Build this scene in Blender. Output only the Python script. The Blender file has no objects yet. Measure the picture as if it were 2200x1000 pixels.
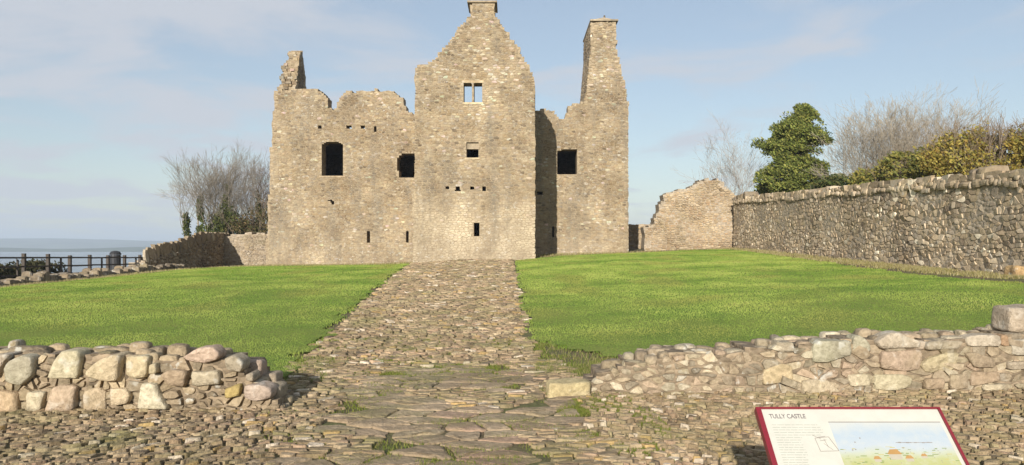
import bpy, bmesh, math, random
import numpy as np
from mathutils import Vector, noise as mnoise

random.seed(7); rng = np.random.default_rng(11)
R = math.radians
SC = bpy.context.scene
COL = SC.collection

# ------------------------------------------------------------------ camera, sky, sun, exposure
F = 1700.0; HY = 530.0; CAMZ = 1.6            # focal length and horizon row in photo pixels, eye height
cam_d = bpy.data.cameras.new('camera'); cam = bpy.data.objects.new('camera', cam_d); COL.objects.link(cam)
cam.location = (0, 0, CAMZ); cam.rotation_euler = (R(90), 0, 0)
cam_d.sensor_width = 36; cam_d.lens = 36 * F / 2200; cam_d.shift_y = (HY - 500) / 2200
cam_d.clip_end = 30000; cam_d.clip_start = 0.05
SC.camera = cam

SUN_AZ, SUN_EL = 13.0, 17.5                    # sun behind the camera, a little to the left, low
sun_d = bpy.data.lights.new('sun', 'SUN'); sun = bpy.data.objects.new('sun', sun_d); COL.objects.link(sun)
sun_d.energy = 5.0; sun_d.angle = R(0.5); sun_d.color = (1.0, 0.94, 0.86)
tv = Vector((math.sin(R(SUN_AZ)) * math.cos(R(SUN_EL)), math.cos(R(SUN_AZ)) * math.cos(R(SUN_EL)), -math.sin(R(SUN_EL))))
sun.rotation_euler = tv.to_track_quat('-Z', 'Y').to_euler(); sun.location = (-20, -60, 40)

SC.view_settings.view_transform = 'Standard'; SC.view_settings.look = 'None'
SC.view_settings.gamma = 1; SC.view_settings.exposure = 0.44

W = bpy.data.worlds.new('World'); SC.world = W; W.use_nodes = True
SC.cycles.diffuse_bounces = 3
def build_world():
    nt = W.node_tree; N = nt.nodes; L = nt.links; N.clear()
    out = N.new('ShaderNodeOutputWorld'); bg = N.new('ShaderNodeBackground'); bg.inputs[1].default_value = 0.092
    sky = N.new('ShaderNodeTexSky'); sky.sky_type = 'NISHITA'; sky.sun_disc = False
    sky.sun_elevation = R(SUN_EL); sky.sun_rotation = R(180 + SUN_AZ); sky.altitude = 60
    sky.air_density = 1.0; sky.dust_density = 0.6; sky.ozone_density = 1.2
    tc = N.new('ShaderNodeTexCoord')
    # direction projected on a flat cloud layer
    sep = N.new('ShaderNodeSeparateXYZ'); L.new(tc.outputs['Generated'], sep.inputs[0])
    zz = N.new('ShaderNodeMath'); zz.operation = 'MAXIMUM'; L.new(sep.outputs['Z'], zz.inputs[0]); zz.inputs[1].default_value = 0.0
    za = N.new('ShaderNodeMath'); za.operation = 'ADD'; L.new(zz.outputs[0], za.inputs[0]); za.inputs[1].default_value = 0.11
    dx = N.new('ShaderNodeMath'); dx.operation = 'DIVIDE'; L.new(sep.outputs['X'], dx.inputs[0]); L.new(za.outputs[0], dx.inputs[1])
    dy = N.new('ShaderNodeMath'); dy.operation = 'DIVIDE'; L.new(sep.outputs['Y'], dy.inputs[0]); L.new(za.outputs[0], dy.inputs[1])
    cmb = N.new('ShaderNodeCombineXYZ'); L.new(dx.outputs[0], cmb.inputs[0]); L.new(dy.outputs[0], cmb.inputs[1])
    n1 = N.new('ShaderNodeTexNoise'); n1.inputs['Scale'].default_value = 1.3; n1.inputs['Detail'].default_value = 6; n1.inputs['Roughness'].default_value = 0.56; n1.inputs['Distortion'].default_value = 0.5
    mp = N.new('ShaderNodeMapping'); mp.inputs['Location'].default_value = (3.4, 1.3, 0); L.new(cmb.outputs[0], mp.inputs[0]); L.new(mp.outputs[0], n1.inputs['Vector'])
    # more cloud to the west (left), hardly any to the east
    we = N.new('ShaderNodeMapRange'); we.inputs[1].default_value = -0.42; we.inputs[2].default_value = 0.12; we.inputs[3].default_value = 0.05; we.inputs[4].default_value = -0.07
    L.new(sep.outputs['X'], we.inputs[0])
    ad = N.new('ShaderNodeMath'); ad.operation = 'ADD'; L.new(n1.outputs[0], ad.inputs[0]); L.new(we.outputs[0], ad.inputs[1])
    rp = N.new('ShaderNodeMapRange'); rp.interpolation_type = 'SMOOTHSTEP'
    rp.inputs[1].default_value = 0.42; rp.inputs[2].default_value = 0.64; rp.inputs[3].default_value = 0.32; rp.inputs[4].default_value = 0.93
    L.new(ad.outputs[0], rp.inputs[0])
    mx = N.new('ShaderNodeMix'); mx.data_type = 'RGBA'
    L.new(rp.outputs[0], mx.inputs[0]); L.new(sky.outputs[0], mx.inputs[6]); mx.inputs[7].default_value = (4.9, 5.15, 5.65, 1)
    L.new(mx.outputs[2], bg.inputs[0]); L.new(bg.outputs[0], out.inputs[0])
build_world()

# ------------------------------------------------------------------ helpers
def wx(px, d): return (px - 1100.0) * d / F
def wz(py, d): return CAMZ + (HY - py) * d / F

def tag(o, label=None, cat=None, group=None, kind=None):
    if label: o['label'] = label
    if cat: o['category'] = cat
    if group: o['group'] = group
    if kind: o['kind'] = kind
    return o

def empty(name, loc, label=None, cat=None, group=None):
    o = bpy.data.objects.new(name, None); COL.objects.link(o); o.location = loc
    return tag(o, label, cat, group)

class MB:
    def __init__(s): s.v = []; s.f = []; s.c = []
    def add(s, vs, fs, col=(.5, .5, .5)):
        b = len(s.v); s.v.extend([tuple(p) for p in vs]); s.f.extend([tuple(i + b for i in q) for q in fs]); s.c.extend([col] * len(vs))
    def box(s, x0, x1, y0, y1, z0, z1, col=(.5, .5, .5)):
        s.add([(x0,y0,z0),(x1,y0,z0),(x1,y1,z0),(x0,y1,z0),(x0,y0,z1),(x1,y0,z1),(x1,y1,z1),(x0,y1,z1)],
              [(0,3,2,1),(4,5,6,7),(0,1,5,4),(1,2,6,5),(2,3,7,6),(3,0,4,7)], col)
    def tube(s, p, q, r0, r1, n=5, col=(.5, .5, .5)):
        p = Vector(p); q = Vector(q); d = (q - p)
        if d.length < 1e-6: return
        d.normalize(); a = d.orthogonal().normalized(); b = d.cross(a)
        vs = []
        for c, r in ((p, r0), (q, r1)):
            for k in range(n):
                t = 2 * math.pi * k / n; vs.append(c + a * (r * math.cos(t)) + b * (r * math.sin(t)))
        fs = [(k, (k + 1) % n, n + (k + 1) % n, n + k) for k in range(n)]
        s.add(vs, fs, col)
    def build(s, name, mat, parent=None, smooth=False):
        me = bpy.data.meshes.new(name); me.from_pydata(s.v, [], s.f)
        ca = me.color_attributes.new('tint', 'FLOAT_COLOR', 'POINT')
        arr = np.ones((len(s.v), 4), np.float32); arr[:, :3] = np.array(s.c, np.float32).reshape(-1, 3)
        ca.data.foreach_set('color', arr.ravel())
        if smooth: me.polygons.foreach_set('use_smooth', np.ones(len(me.polygons), bool))
        me.materials.append(mat); me.update()
        o = bpy.data.objects.new(name, me); COL.objects.link(o)
        if parent is not None:
            o.parent = parent; o.matrix_parent_inverse = parent.matrix_basis.inverted()
        return o

def np_mesh(name, V, tris, C, mat):
    me = bpy.data.meshes.new(name); nv = len(V); nf = len(tris)
    me.vertices.add(nv); me.vertices.foreach_set('co', V.astype(np.float32).ravel())
    me.loops.add(nf * 3); me.loops.foreach_set('vertex_index', tris.astype(np.int32).ravel())
    me.polygons.add(nf); me.polygons.foreach_set('loop_start', np.arange(0, nf * 3, 3, dtype=np.int32))
    me.update(calc_edges=True)
    ca = me.color_attributes.new('tint', 'FLOAT_COLOR', 'POINT')
    a = np.ones((nv, 4), np.float32); a[:, :3] = C; ca.data.foreach_set('color', a.ravel())
    me.materials.append(mat)
    o = bpy.data.objects.new(name, me); COL.objects.link(o); return o

# ------------------------------------------------------------------ materials
def new_mat(name):
    m = bpy.data.materials.new(name); m.use_nodes = True
    nt = m.node_tree; b = nt.nodes['Principled BSDF']; b.inputs['Specular IOR Level'].default_value = 0.25
    return m, nt, b

def noise_node(nt, scale, detail=4, rough=0.55, vec=None):
    n = nt.nodes.new('ShaderNodeTexNoise'); n.inputs['Scale'].default_value = scale
    n.inputs['Detail'].default_value = detail; n.inputs['Roughness'].default_value = rough
    if vec is not None: nt.links.new(vec, n.inputs['Vector'])
    return n
def maprange(nt, src, a, b, c, d):
    n = nt.nodes.new('ShaderNodeMapRange'); nt.links.new(src, n.inputs[0])
    for i, x in enumerate((a, b, c, d)): n.inputs[i + 1].default_value = x
    return n.outputs[0]
def mix(nt, fac, a, b, mode='MIX'):
    n = nt.nodes.new('ShaderNodeMix'); n.data_type = 'RGBA'; n.blend_type = mode
    for sock, v in ((0, fac), (6, a), (7, b)):
        if isinstance(v, (int, float)): n.inputs[sock].default_value = v
        elif isinstance(v, tuple): n.inputs[sock].default_value = (*v, 1)
        else: nt.links.new(v, n.inputs[sock])
    return n.outputs[2]

def stone_mat(name, patch=((.8, .72, .62), (1.15, 1.1, 1.0)), patch_scale=0.35, lichen=0.0, lichen_col=(.75, .72, .66), moss=0.0,
              bump=0.4, grain=9.0, rough=0.92, wash=None, streak=0.0, mossr=(.52, .72), moss_col=(.16, .17, .045)):
    m, nt, b = new_mat(name); L = nt.links
    at = nt.nodes.new('ShaderNodeAttribute'); at.attribute_name = 'tint'
    tc = nt.nodes.new('ShaderNodeTexCoord'); vec = tc.outputs['Object']
    big = noise_node(nt, patch_scale, 5, .6, vec)
    c = mix(nt, 1.0, at.outputs['Color'], mix(nt, maprange(nt, big.outputs[0], .33, .67, 0, 1), patch[0], patch[1]), 'MULTIPLY')
    fine = noise_node(nt, grain, 6, .65, vec)
    c = mix(nt, 1.0, c, mix(nt, maprange(nt, fine.outputs[0], .3, .7, 0, 1), (.68, .66, .62), (1.28, 1.27, 1.25)), 'MULTIPLY')
    if wash:
        wn = noise_node(nt, 2.6, 6, .65, vec)
        c = mix(nt, maprange(nt, wn.outputs[0], .41, .62, 0, .50), c, mix(nt, 1.0, wash, mix(nt, maprange(nt, big.outputs[0], .33, .67, 0, 1), patch[0], patch[1]), 'MULTIPLY'))
    if streak:
        mp = nt.nodes.new('ShaderNodeMapping'); mp.inputs['Scale'].default_value = (1.5, 1.5, .16); L.new(vec, mp.inputs[0])
        sn = noise_node(nt, 1.0, 5, .6, mp.outputs[0])
        c = mix(nt, maprange(nt, sn.outputs[0], .50, .72, 0, streak), c, (.17, .15, .115))
    if moss:
        mo = noise_node(nt, 1.3, 5, .6, vec)
        c = mix(nt, maprange(nt, mo.outputs[0], *mossr, 0, moss), c, moss_col)
    if lichen:
        li = noise_node(nt, 5.0, 3, .6, vec); la = noise_node(nt, .5, 3, .5, vec)
        mul = nt.nodes.new('ShaderNodeMath'); mul.operation = 'MULTIPLY'
        L.new(maprange(nt, li.outputs[0], .58, .66, 0, 1), mul.inputs[0]); L.new(maprange(nt, la.outputs[0], .42, .62, 0, lichen), mul.inputs[1])
        c = mix(nt, mul.outputs[0], c, lichen_col)
    L.new(c, b.inputs['Base Color']); b.inputs['Roughness'].default_value = rough
    bp = nt.nodes.new('ShaderNodeBump'); bp.inputs['Strength'].default_value = bump; bp.inputs['Distance'].default_value = .03
    L.new(fine.outputs[0], bp.inputs['Height']); L.new(bp.outputs[0], b.inputs['Normal'])
    return m

def masonry_core_mat(name, col, dark, scale=4.5, bump=.6):
    """mortar and small rubble for wall cores"""
    m, nt, b = new_mat(name); L = nt.links
    tc = nt.nodes.new('ShaderNodeTexCoord'); mp = nt.nodes.new('ShaderNodeMapping'); mp.inputs['Scale'].default_value = (1, 1, 1.9)
    L.new(tc.outputs['Object'], mp.inputs[0])
    vo = nt.nodes.new('ShaderNodeTexVoronoi'); vo.inputs['Scale'].default_value = scale; L.new(mp.outputs[0], vo.inputs['Vector'])
    hsv = nt.nodes.new('ShaderNodeSeparateColor'); L.new(vo.outputs['Color'], hsv.inputs[0])
    fine = noise_node(nt, 10, 6, .65, tc.outputs['Object'])
    c = mix(nt, hsv.outputs[0], dark, col)
    c = mix(nt, 1.0, c, mix(nt, maprange(nt, fine.outputs[0], .3, .7, 0, 1), (.65, .65, .63), (1.3, 1.28, 1.25)), 'MULTIPLY')
    L.new(c, b.inputs['Base Color']); b.inputs['Roughness'].default_value = .95
    bp = nt.nodes.new('ShaderNodeBump'); bp.inputs['Strength'].default_value = bump; bp.inputs['Distance'].default_value = .05
    L.new(vo.outputs['Distance'], bp.inputs['Height']); bp.invert = True
    bp2 = nt.nodes.new('ShaderNodeBump'); bp2.inputs['Strength'].default_value = .4; bp2.inputs['Distance'].default_value = .03
    L.new(fine.outputs[0], bp2.inputs['Height']); L.new(bp.outputs[0], bp2.inputs['Normal']); L.new(bp2.outputs[0], b.inputs['Normal'])
    return m

def tint_mat(name, rough=.8, trans=0.0, var=True, spec=.2):
    m, nt, b = new_mat(name); L = nt.links
    at = nt.nodes.new('ShaderNodeAttribute'); at.attribute_name = 'tint'; c = at.outputs['Color']
    if var:
        tc = nt.nodes.new('ShaderNodeTexCoord'); n = noise_node(nt, 3, 4, .6, tc.outputs['Object'])
        c = mix(nt, 1.0, c, mix(nt, maprange(nt, n.outputs[0], .3, .7, 0, 1), (.75, .75, .72), (1.2, 1.2, 1.2)), 'MULTIPLY')
    L.new(c, b.inputs['Base Color']); b.inputs['Roughness'].default_value = rough; b.inputs['Specular IOR Level'].default_value = spec
    if trans:
        t = nt.nodes.new('ShaderNodeBsdfTranslucent'); L.new(c, t.inputs[0])
        ms = nt.nodes.new('ShaderNodeMixShader'); ms.inputs[0].default_value = trans
        L.new(b.outputs[0], ms.inputs[1]); L.new(t.outputs[0], ms.inputs[2]); L.new(ms.outputs[0], nt.nodes['Material Output'].inputs[0])
    return m

def plain_mat(name, col, rough=.6, spec=.3):
    m, nt, b = new_mat(name)
    n = noise_node(nt, 14, 4, .6, nt.nodes.new('ShaderNodeTexCoord').outputs['Object'])
    nt.links.new(mix(nt, 1.0, col, mix(nt, n.outputs[0], (.85, .85, .85), (1.12, 1.12, 1.12)), 'MULTIPLY'), b.inputs['Base Color'])
    b.inputs['Roughness'].default_value = rough; b.inputs['Specular IOR Level'].default_value = spec
    return m

M_CASTLE = stone_mat('castle_stone', patch=((.60, .55, .485), (1.26, 1.22, 1.14)), patch_scale=.55, lichen=.6, lichen_col=(.56, .53, .46), bump=.6, grain=7, wash=(.35, .297, .222), streak=.75)
M_CCORE = masonry_core_mat('castle_mortar', (.37, .30, .205), (.275, .215, .14), 6)
M_BAWN = stone_mat('bawn_stone', patch=((.72, .68, .62), (1.15, 1.1, 1.0)), patch_scale=.5, lichen=.6, lichen_col=(.5, .48, .42), moss=.2, bump=.7, grain=9, wash=(.40, .33, .245), streak=.25)
M_BCORE = masonry_core_mat('bawn_mortar', (.42, .35, .265), (.30, .25, .185), 6)
M_WALL = stone_mat('low_wall_stone', patch=((.72, .715, .68), (1.08, 1.10, 1.05)), patch_scale=2.4, lichen=.75, lichen_col=(.56, .55, .48), moss=.22, bump=1.2, grain=20)
M_WCORE = masonry_core_mat('low_wall_mortar', (.34, .265, .18), (.16, .125, .085), 11)
M_COB = stone_mat('cobble_stone', patch=((.74, .70, .62), (1.18, 1.13, 1.06)), patch_scale=.9, moss=.62, bump=1.1, grain=18, mossr=(.48, .70), moss_col=(.19, .185, .07))

# ------------------------------------------------------------------ terrain
CTRL = [(-8,0,0),(0,0,0),(8,0,0),(-8,6,0),(0,6,0),(8,6,.02),(-8,8.5,.02),(-3,8.5,.02),(0,9,.02),(4,9,.06),(8,9,.2),
        (-4,11,.06),(0,12,.07),(3,12,.12),(8.2,14,.66),(12.5,12,.8),(-15.5,10,.1),(-9,14,.14),(-9,22,.36),(-4,20,.32),(0,20,.32),
        (5.9,20,.56),(-15.5,24,.33),(-15.9,30,.36),(-15,38,.53),(-9,34,.66),(-4.7,36,.72),(-2.3,37.5,.98),(0,37,.9),(1,40,1.05),
        (-13.7,44,.53),(-9,44,.54),(-5.7,44,.6),(2.6,44,1.17),(6.5,44,1.25),(5,34,1.0),(8.7,33,1.05),(9.8,44,1.40),(12.5,19.3,.9),
        (12.5,23.6,.95),(12.5,28.3,1.08),(12.5,35.4,1.29),(12.5,44.3,1.47),(8,52,1.45),(14,52,1.55),(-19,30,.12),(-19,42,.2),
        (-19,20,.05),(-13,52,.5),(-19,52,.3),(0,52,1.1)]
_P = np.array([(a, b) for a, b, _ in CTRL], float); _Z = np.array([c for *_, c in CTRL], float)
def _phi(r2): return np.where(r2 > 1e-9, .5 * r2 * np.log(np.maximum(r2, 1e-9)), 0.0)
_n = len(_P)
_A = np.zeros((_n + 3, _n + 3)); _d2 = ((_P[:, None] - _P[None]) ** 2).sum(-1)
_A[:_n, :_n] = _phi(_d2) + np.eye(_n) * 3.0
_A[:_n, _n] = 1; _A[:_n, _n + 1:] = _P; _A[_n, :_n] = 1; _A[_n + 1:, :_n] = _P.T
_wt = np.linalg.solve(_A, np.concatenate([_Z, [0, 0, 0]]))
def ground(x, y):
    x = np.atleast_1d(np.asarray(x, float)); y = np.atleast_1d(np.asarray(y, float))
    cx = np.clip(x, -19, 14); cy = np.clip(y, 0, 52)
    out = np.empty(x.shape)
    for s in range(0, len(x), 20000):
        q = slice(s, s + 20000)
        r2 = (cx[q, None] - _P[:, 0]) ** 2 + (cy[q, None] - _P[:, 1]) ** 2
        out[q] = _phi(r2) @ _wt[:_n] + _wt[_n] + cx[q] * _wt[_n + 1] + cy[q] * _wt[_n + 2]
    dl = np.maximum(0, -20.5 - x); db = np.maximum(0, y - 62)
    dd = dl + np.where(x < -6, db, db * .25)
    out -= 13 * (1 - np.exp(-dd * .03)) * np.minimum(1, dd / 4)
    return out
def gz(x, y): return float(ground([x], [y])[0])

def build_terrain():
    xs = np.unique(np.concatenate([np.linspace(-900, -60, 22), np.linspace(-60, -22, 26), np.linspace(-22, 16, 110), np.linspace(16, 60, 20), np.linspace(60, 900, 20)]))
    ys = np.unique(np.concatenate([np.linspace(-60, 0, 8), np.linspace(0, 15, 60), np.linspace(15, 60, 90), np.linspace(60, 130, 20), np.linspace(130, 700, 14)]))
    X, Y = np.meshgrid(xs, ys); Z = ground(X.ravel(), Y.ravel())
    V = np.stack([X.ravel(), Y.ravel(), Z - .012], 1); nx = len(xs); ny = len(ys)
    i = (np.arange(ny - 1)[:, None] * nx + np.arange(nx - 1)[None]).ravel()
    T = np.concatenate([np.stack([i, i + 1, i + nx + 1], 1), np.stack([i, i + nx + 1, i + nx], 1)])
    m, nt, b = new_mat('earth'); tc = nt.nodes.new('ShaderNodeTexCoord')
    n1 = noise_node(nt, .8, 6, .6, tc.outputs['Object']); n2 = noise_node(nt, 14, 6, .7, tc.outputs['Object'])
    c = mix(nt, maprange(nt, n1.outputs[0], .38, .62, 0, 1), (.17, .125, .075), (.13, .135, .05))
    c = mix(nt, 1.0, c, mix(nt, maprange(nt, n2.outputs[0], .3, .7, 0, 1), (.55, .55, .55), (1.4, 1.4, 1.4)), 'MULTIPLY')
    nt.links.new(c, b.inputs['Base Color']); b.inputs['Roughness'].default_value = 1
    bp = nt.nodes.new('ShaderNodeBump'); bp.inputs['Strength'].default_value = .8; bp.inputs['Distance'].default_value = .04
    nt.links.new(n2.outputs[0], bp.inputs['Height']); nt.links.new(bp.outputs[0], b.inputs['Normal'])
    o = np_mesh('ground', V, T, np.full((len(V), 3), .2), m); o.data.polygons.foreach_set('use_smooth', np.ones(len(T), bool))
    tag(o, kind='structure')
build_terrain()

# ------------------------------------------------------------------ voronoi cells and stones
def voronoi(seeds, bounds):
    x0, x1, y0, y1 = bounds; S = np.asarray(seeds, float); n = len(S)
    cell = math.sqrt((x1 - x0) * (y1 - y0) / max(n, 1)) * 1.2
    grid = {}
    for i, (x, y) in enumerate(S): grid.setdefault((int(x // cell), int(y // cell)), []).append(i)
    res = []
    for i in range(n):
        x, y = S[i]; gx, gy = int(x // cell), int(y // cell)
        cand = [j for a in range(-3, 4) for b in range(-3, 4) for j in grid.get((gx + a, gy + b), ()) if j != i]
        cand = sorted(((S[j][0] - x) ** 2 + (S[j][1] - y) ** 2, j) for j in cand)
        r = cell * 2.5
        poly = [(max(x - r, x0), max(y - r, y0)), (min(x + r, x1), max(y - r, y0)), (min(x + r, x1), min(y + r, y1)), (max(x - r, x0), min(y + r, y1))]
        for d2, j in cand:
            if not poly: break
            mr = max((p[0] - x) ** 2 + (p[1] - y) ** 2 for p in poly)
            if d2 > 4 * mr: break
            jx, jy = S[j]; mxp, myp = (x + jx) / 2, (y + jy) / 2; nx, ny = jx - x, jy - y
            ds = [(p[0] - mxp) * nx + (p[1] - myp) * ny for p in poly]
            new = []; k = len(poly)
            for q in range(k):
                a, b = ds[q], ds[(q + 1) % k]; pa, pb = poly[q], poly[(q + 1) % k]
                if a <= 0: new.append(pa)
                if (a < 0 < b) or (b < 0 < a):
                    t = a / (a - b); new.append((pa[0] + (pb[0] - pa[0]) * t, pa[1] + (pb[1] - pa[1]) * t))
            poly = new
        res.append(poly)
    return res

def masonry_cells(u0, u1, v0, v1, hr=(.1, .22), wr=(.18, .42), jit=.3, inside=None):
    """rubble brought to rough courses: rows of seeds, then voronoi in a squashed space"""
    asp = (wr[0] + wr[1]) / (hr[0] + hr[1])
    seeds = []; v = v0
    while v < v1:
        h = random.uniform(*hr); u = u0 - random.uniform(0, wr[1])
        while u < u1:
            w = random.uniform(*wr)
            if random.random() < .15: w *= .55
            cu, cv = u + w / 2, v + h / 2 + random.uniform(-jit, jit) * h
            if u0 <= cu <= u1 and (inside is None or inside(cu, cv)): seeds.append((cu / asp, cv))
            u += w
        v += h
    if not seeds: return []
    return [[(p[0] * asp, p[1]) for p in c] for c in voronoi(seeds, (u0 / asp, u1 / asp, v0, v1 + .1))]

def chaikin(p):
    q = np.roll(p, -1, 0); out = np.empty((len(p) * 2, 2)); out[0::2] = p * .75 + q * .25; out[1::2] = p * .25 + q * .75
    return out
def clean(p, eps=.006):
    p = np.array(p, float)
    if len(p) < 3: return None
    keep = np.hypot(*(p - np.roll(p, 1, 0)).T) > eps
    p = p[keep]
    return p if len(p) >= 3 else None

def stone(mb, poly, P, h, gap, bev, col, rnd=True, n0=-.02, dome=.25, tilt=.0):
    p = clean(poly)
    if p is None: return
    c = p.mean(0); d = p - c; r = np.hypot(d[:, 0], d[:, 1]) + 1e-6
    k = 1 - gap / r
    if k.min() < .25: return
    p = c + d * k[:, None]
    if rnd: p = chaikin(p)
    d = p - c; r = np.hypot(d[:, 0], d[:, 1]) + 1e-6
    q = c + d * np.maximum(.35, 1 - bev / r)[:, None]
    tu, tv_ = random.uniform(-tilt, tilt), random.uniform(-tilt, tilt)
    n = len(p)
    vs = [P(a, b, n0) for a, b in p] + [P(a, b, h * .97 + (a - c[0]) * tu + (b - c[1]) * tv_) for a, b in q] + [P(c[0], c[1], h + bev * dome)]
    fs = []
    for i in range(n):
        j = (i + 1) % n; fs.append((i, j, n + j, n + i)); fs.append((n + i, n + j, 2 * n))
    mb.add(vs, fs, col)

def pal(cols, var=.15):
    c = random.choice(cols); k = random.uniform(1 - var, 1 + var)
    return tuple(x * k for x in c)

def in_poly(poly):
    P = list(poly)
    def f(x, y):
        c = False; j = len(P) - 1
        for i in range(len(P)):
            xi, yi = P[i]; xj, yj = P[j]
            if (yi > y) != (yj > y) and x < (xj - xi) * (y - yi) / (yj - yi) + xi: c = not c
            j = i
        return c
    return f

def wall_core(mb, us, vs, inside, P, th, jit=.0, col=(.4, .4, .4), calm=None):
    """a wall slab on a (u,v) grid: only the cells for which inside() holds, closed all round"""
    nu, nv = len(us), len(vs)
    M = np.zeros((nu + 1, nv + 1), bool)
    for i in range(nu - 1):
        for j in range(nv - 1): M[i + 1, j + 1] = inside((us[i] + us[i + 1]) / 2, (vs[j] + vs[j + 1]) / 2)
    idx = {}; V = []; Fc = []
    def vid(i, j, k):
        key = (i, j, k)
        if key not in idx:
            full = M[i:i + 2, j:j + 2].all()
            a = 0 if full or (calm and calm(us[i], vs[j])) else jit
            du = 0 if full else (mnoise.noise((us[i] * 3.1, vs[j] * 3.1, 1.7)) * a); dv = 0 if full else (mnoise.noise((us[i] * 3.1, vs[j] * 3.1, 9.2)) * a)
            idx[key] = len(V); V.append(P(us[i] + du, vs[j] + dv, -th * k))
        return idx[key]
    for i in range(nu - 1):
        for j in range(nv - 1):
            if not M[i + 1, j + 1]: continue
            a, b, c, d = (i, j), (i + 1, j), (i + 1, j + 1), (i, j + 1)
            Fc.append([vid(*p, 0) for p in (a, b, c, d)]); Fc.append([vid(*p, 1) for p in (d, c, b, a)])
            for (p, q), nb in (((a, b), M[i + 1, j]), ((b, c), M[i + 2, j + 1]), ((c, d), M[i + 1, j + 2]), ((d, a), M[i, j + 1])):
                if not nb: Fc.append([vid(*q, 0), vid(*p, 0), vid(*p, 1), vid(*q, 1)])
    mb.add(V, Fc, col)

def fit(c, ok):
    """pull the corners of a cell in until they all lie on the wall"""
    cu = sum(p[0] for p in c) / len(c); cv = sum(p[1] for p in c) / len(c)
    if not ok(cu, cv): return None
    out = []
    for u, v in c:
        for _ in range(7):
            if ok(u, v): break
            u += (cu - u) * .22; v += (cv - v) * .22
        out.append((u, v))
    return out

def lines(a, b, step, extra=()):
    base = list(np.arange(a, b + step * .5, step)) + [e for e in extra if a < e < b]
    base = sorted(base); out = [base[0]]
    ex = set(extra)
    for x in base[1:]:
        if x - out[-1] > step * .25: out.append(x)
        elif x in ex: out[-1] = x
    return out

def planeY(D):       # wall facing the camera side, u = X, v = Z, n towards -Y
    return lambda u, v, n: (u, D - n, v)
def planeX(X, s):    # wall facing along X (s = -1: faces -X), u = Y
    return lambda u, v, n: (X + s * n, u, v)

# ------------------------------------------------------------------ castle
CAST = [tuple(.76 * x * k for x, k in zip(c, (.985, .99, .95))) for c in [(.44,.345,.23),(.41,.32,.215),(.47,.385,.265),(.38,.295,.195),(.48,.40,.285),(.42,.32,.225),(.45,.37,.26),(.36,.29,.21),(.51,.435,.32),(.40,.305,.195)]]
def cast_col(u=0, v=0, lowpale=0):
    c = pal(CAST, .15)
    r = random.random(); sp = .02 + .24 * max(0, mnoise.noise((u * .55, v * .55, 31)) - .05) + (.05 if v > 9.4 else 0)
    if r < sp: c = tuple(random.uniform(.85, 1.1) * x for x in (.52, .48, .40))
    elif r > .94: c = (.17, .135, .095)
    elif r > .85: c = (.30, .265, .215)
    if v > 5.2 and mnoise.noise((u * .35, v * .5, 12)) > .0: c = tuple(x * .84 for x in c)
    if lowpale: c = tuple(a + (b - a) * lowpale for a, b in zip(c, (.47, .415, .32)))
    return c

def pxpoly(pts, D): return [(wx(a, D), wz(b, D)) for a, b in pts]

castle = empty('ruined_castle', (wx(960, 44), 46, .9), 'roofless tan rubble-stone castle with pointed central gable and tall right chimney, beyond the cobbled path', 'castle')

def facade(name, D, outline, holes, th, step=.12, parent=castle, lowpale=None, hr=(.065, .15), wr=(.11, .32), relief=(.004, .022), skip=None, jit=.07):
    """outline and holes in photo pixels measured on the plane Y = D; holes are polygons"""
    poly = pxpoly(outline, D); hp = [pxpoly(h, D) for h in holes]
    fo = in_poly(poly); fh = [(in_poly(h), min(p[0] for p in h), max(p[0] for p in h), min(p[1] for p in h), max(p[1] for p in h)) for h in hp]
    def hole(u, v):
        for f, a, b, c, d in fh:
            if a <= u <= b and c <= v <= d and f(u, v): return True
        return False
    rag = lambda u, v: (mnoise.noise((u * 2.3, v * 2.3, D)) * .10 + mnoise.noise((u * 6, v * 6, D)) * .05)
    def inside(u, v):
        k = rag(u, v)
        return fo(u + k * .15, v + k) and not hole(u, v)
    us_, vs_ = [p[0] for p in poly], [p[1] for p in poly]
    u0, u1, v0, v1 = min(us_), max(us_), min(vs_), max(vs_)
    exu = [p[0] for h in hp for p in h]; exv = [p[1] for h in hp for p in h]
    P = planeY(D)
    calm = lambda u, v: any(a - .02 <= u <= b + .02 and c - .02 <= v <= d + .02 for _, a, b, c, d in fh)
    mb = MB(); wall_core(mb, lines(u0, u1, step, exu), lines(v0, v1 + .1, step, exv), inside, P, th, jit, calm=calm)
    core = mb.build(name, M_CCORE, parent)
    ms = MB()
    def st_in(u, v):
        if skip and skip(u, v): return False
        return inside(u, v)
    for c in masonry_cells(u0, u1, v0, v1, hr, wr, .35, st_in):
        if len(c) < 3: continue
        c = fit(c, inside)
        if c is None: continue
        cu = sum(p[0] for p in c) / len(c); cv = sum(p[1] for p in c) / len(c)
        if max(abs(p[0] - cu) for p in c) > .5 or max(abs(p[1] - cv) for p in c) > .35: continue
        lp = lowpale(cu, cv) if lowpale else 0
        stone(ms, c, P, random.uniform(*relief), random.uniform(.003, .010), .010, cast_col(cu, cv, lp), rnd=False, n0=-.03, dome=.2, tilt=.03)
    ms.build('facing_stones', M_CASTLE, core)
    return core

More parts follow.
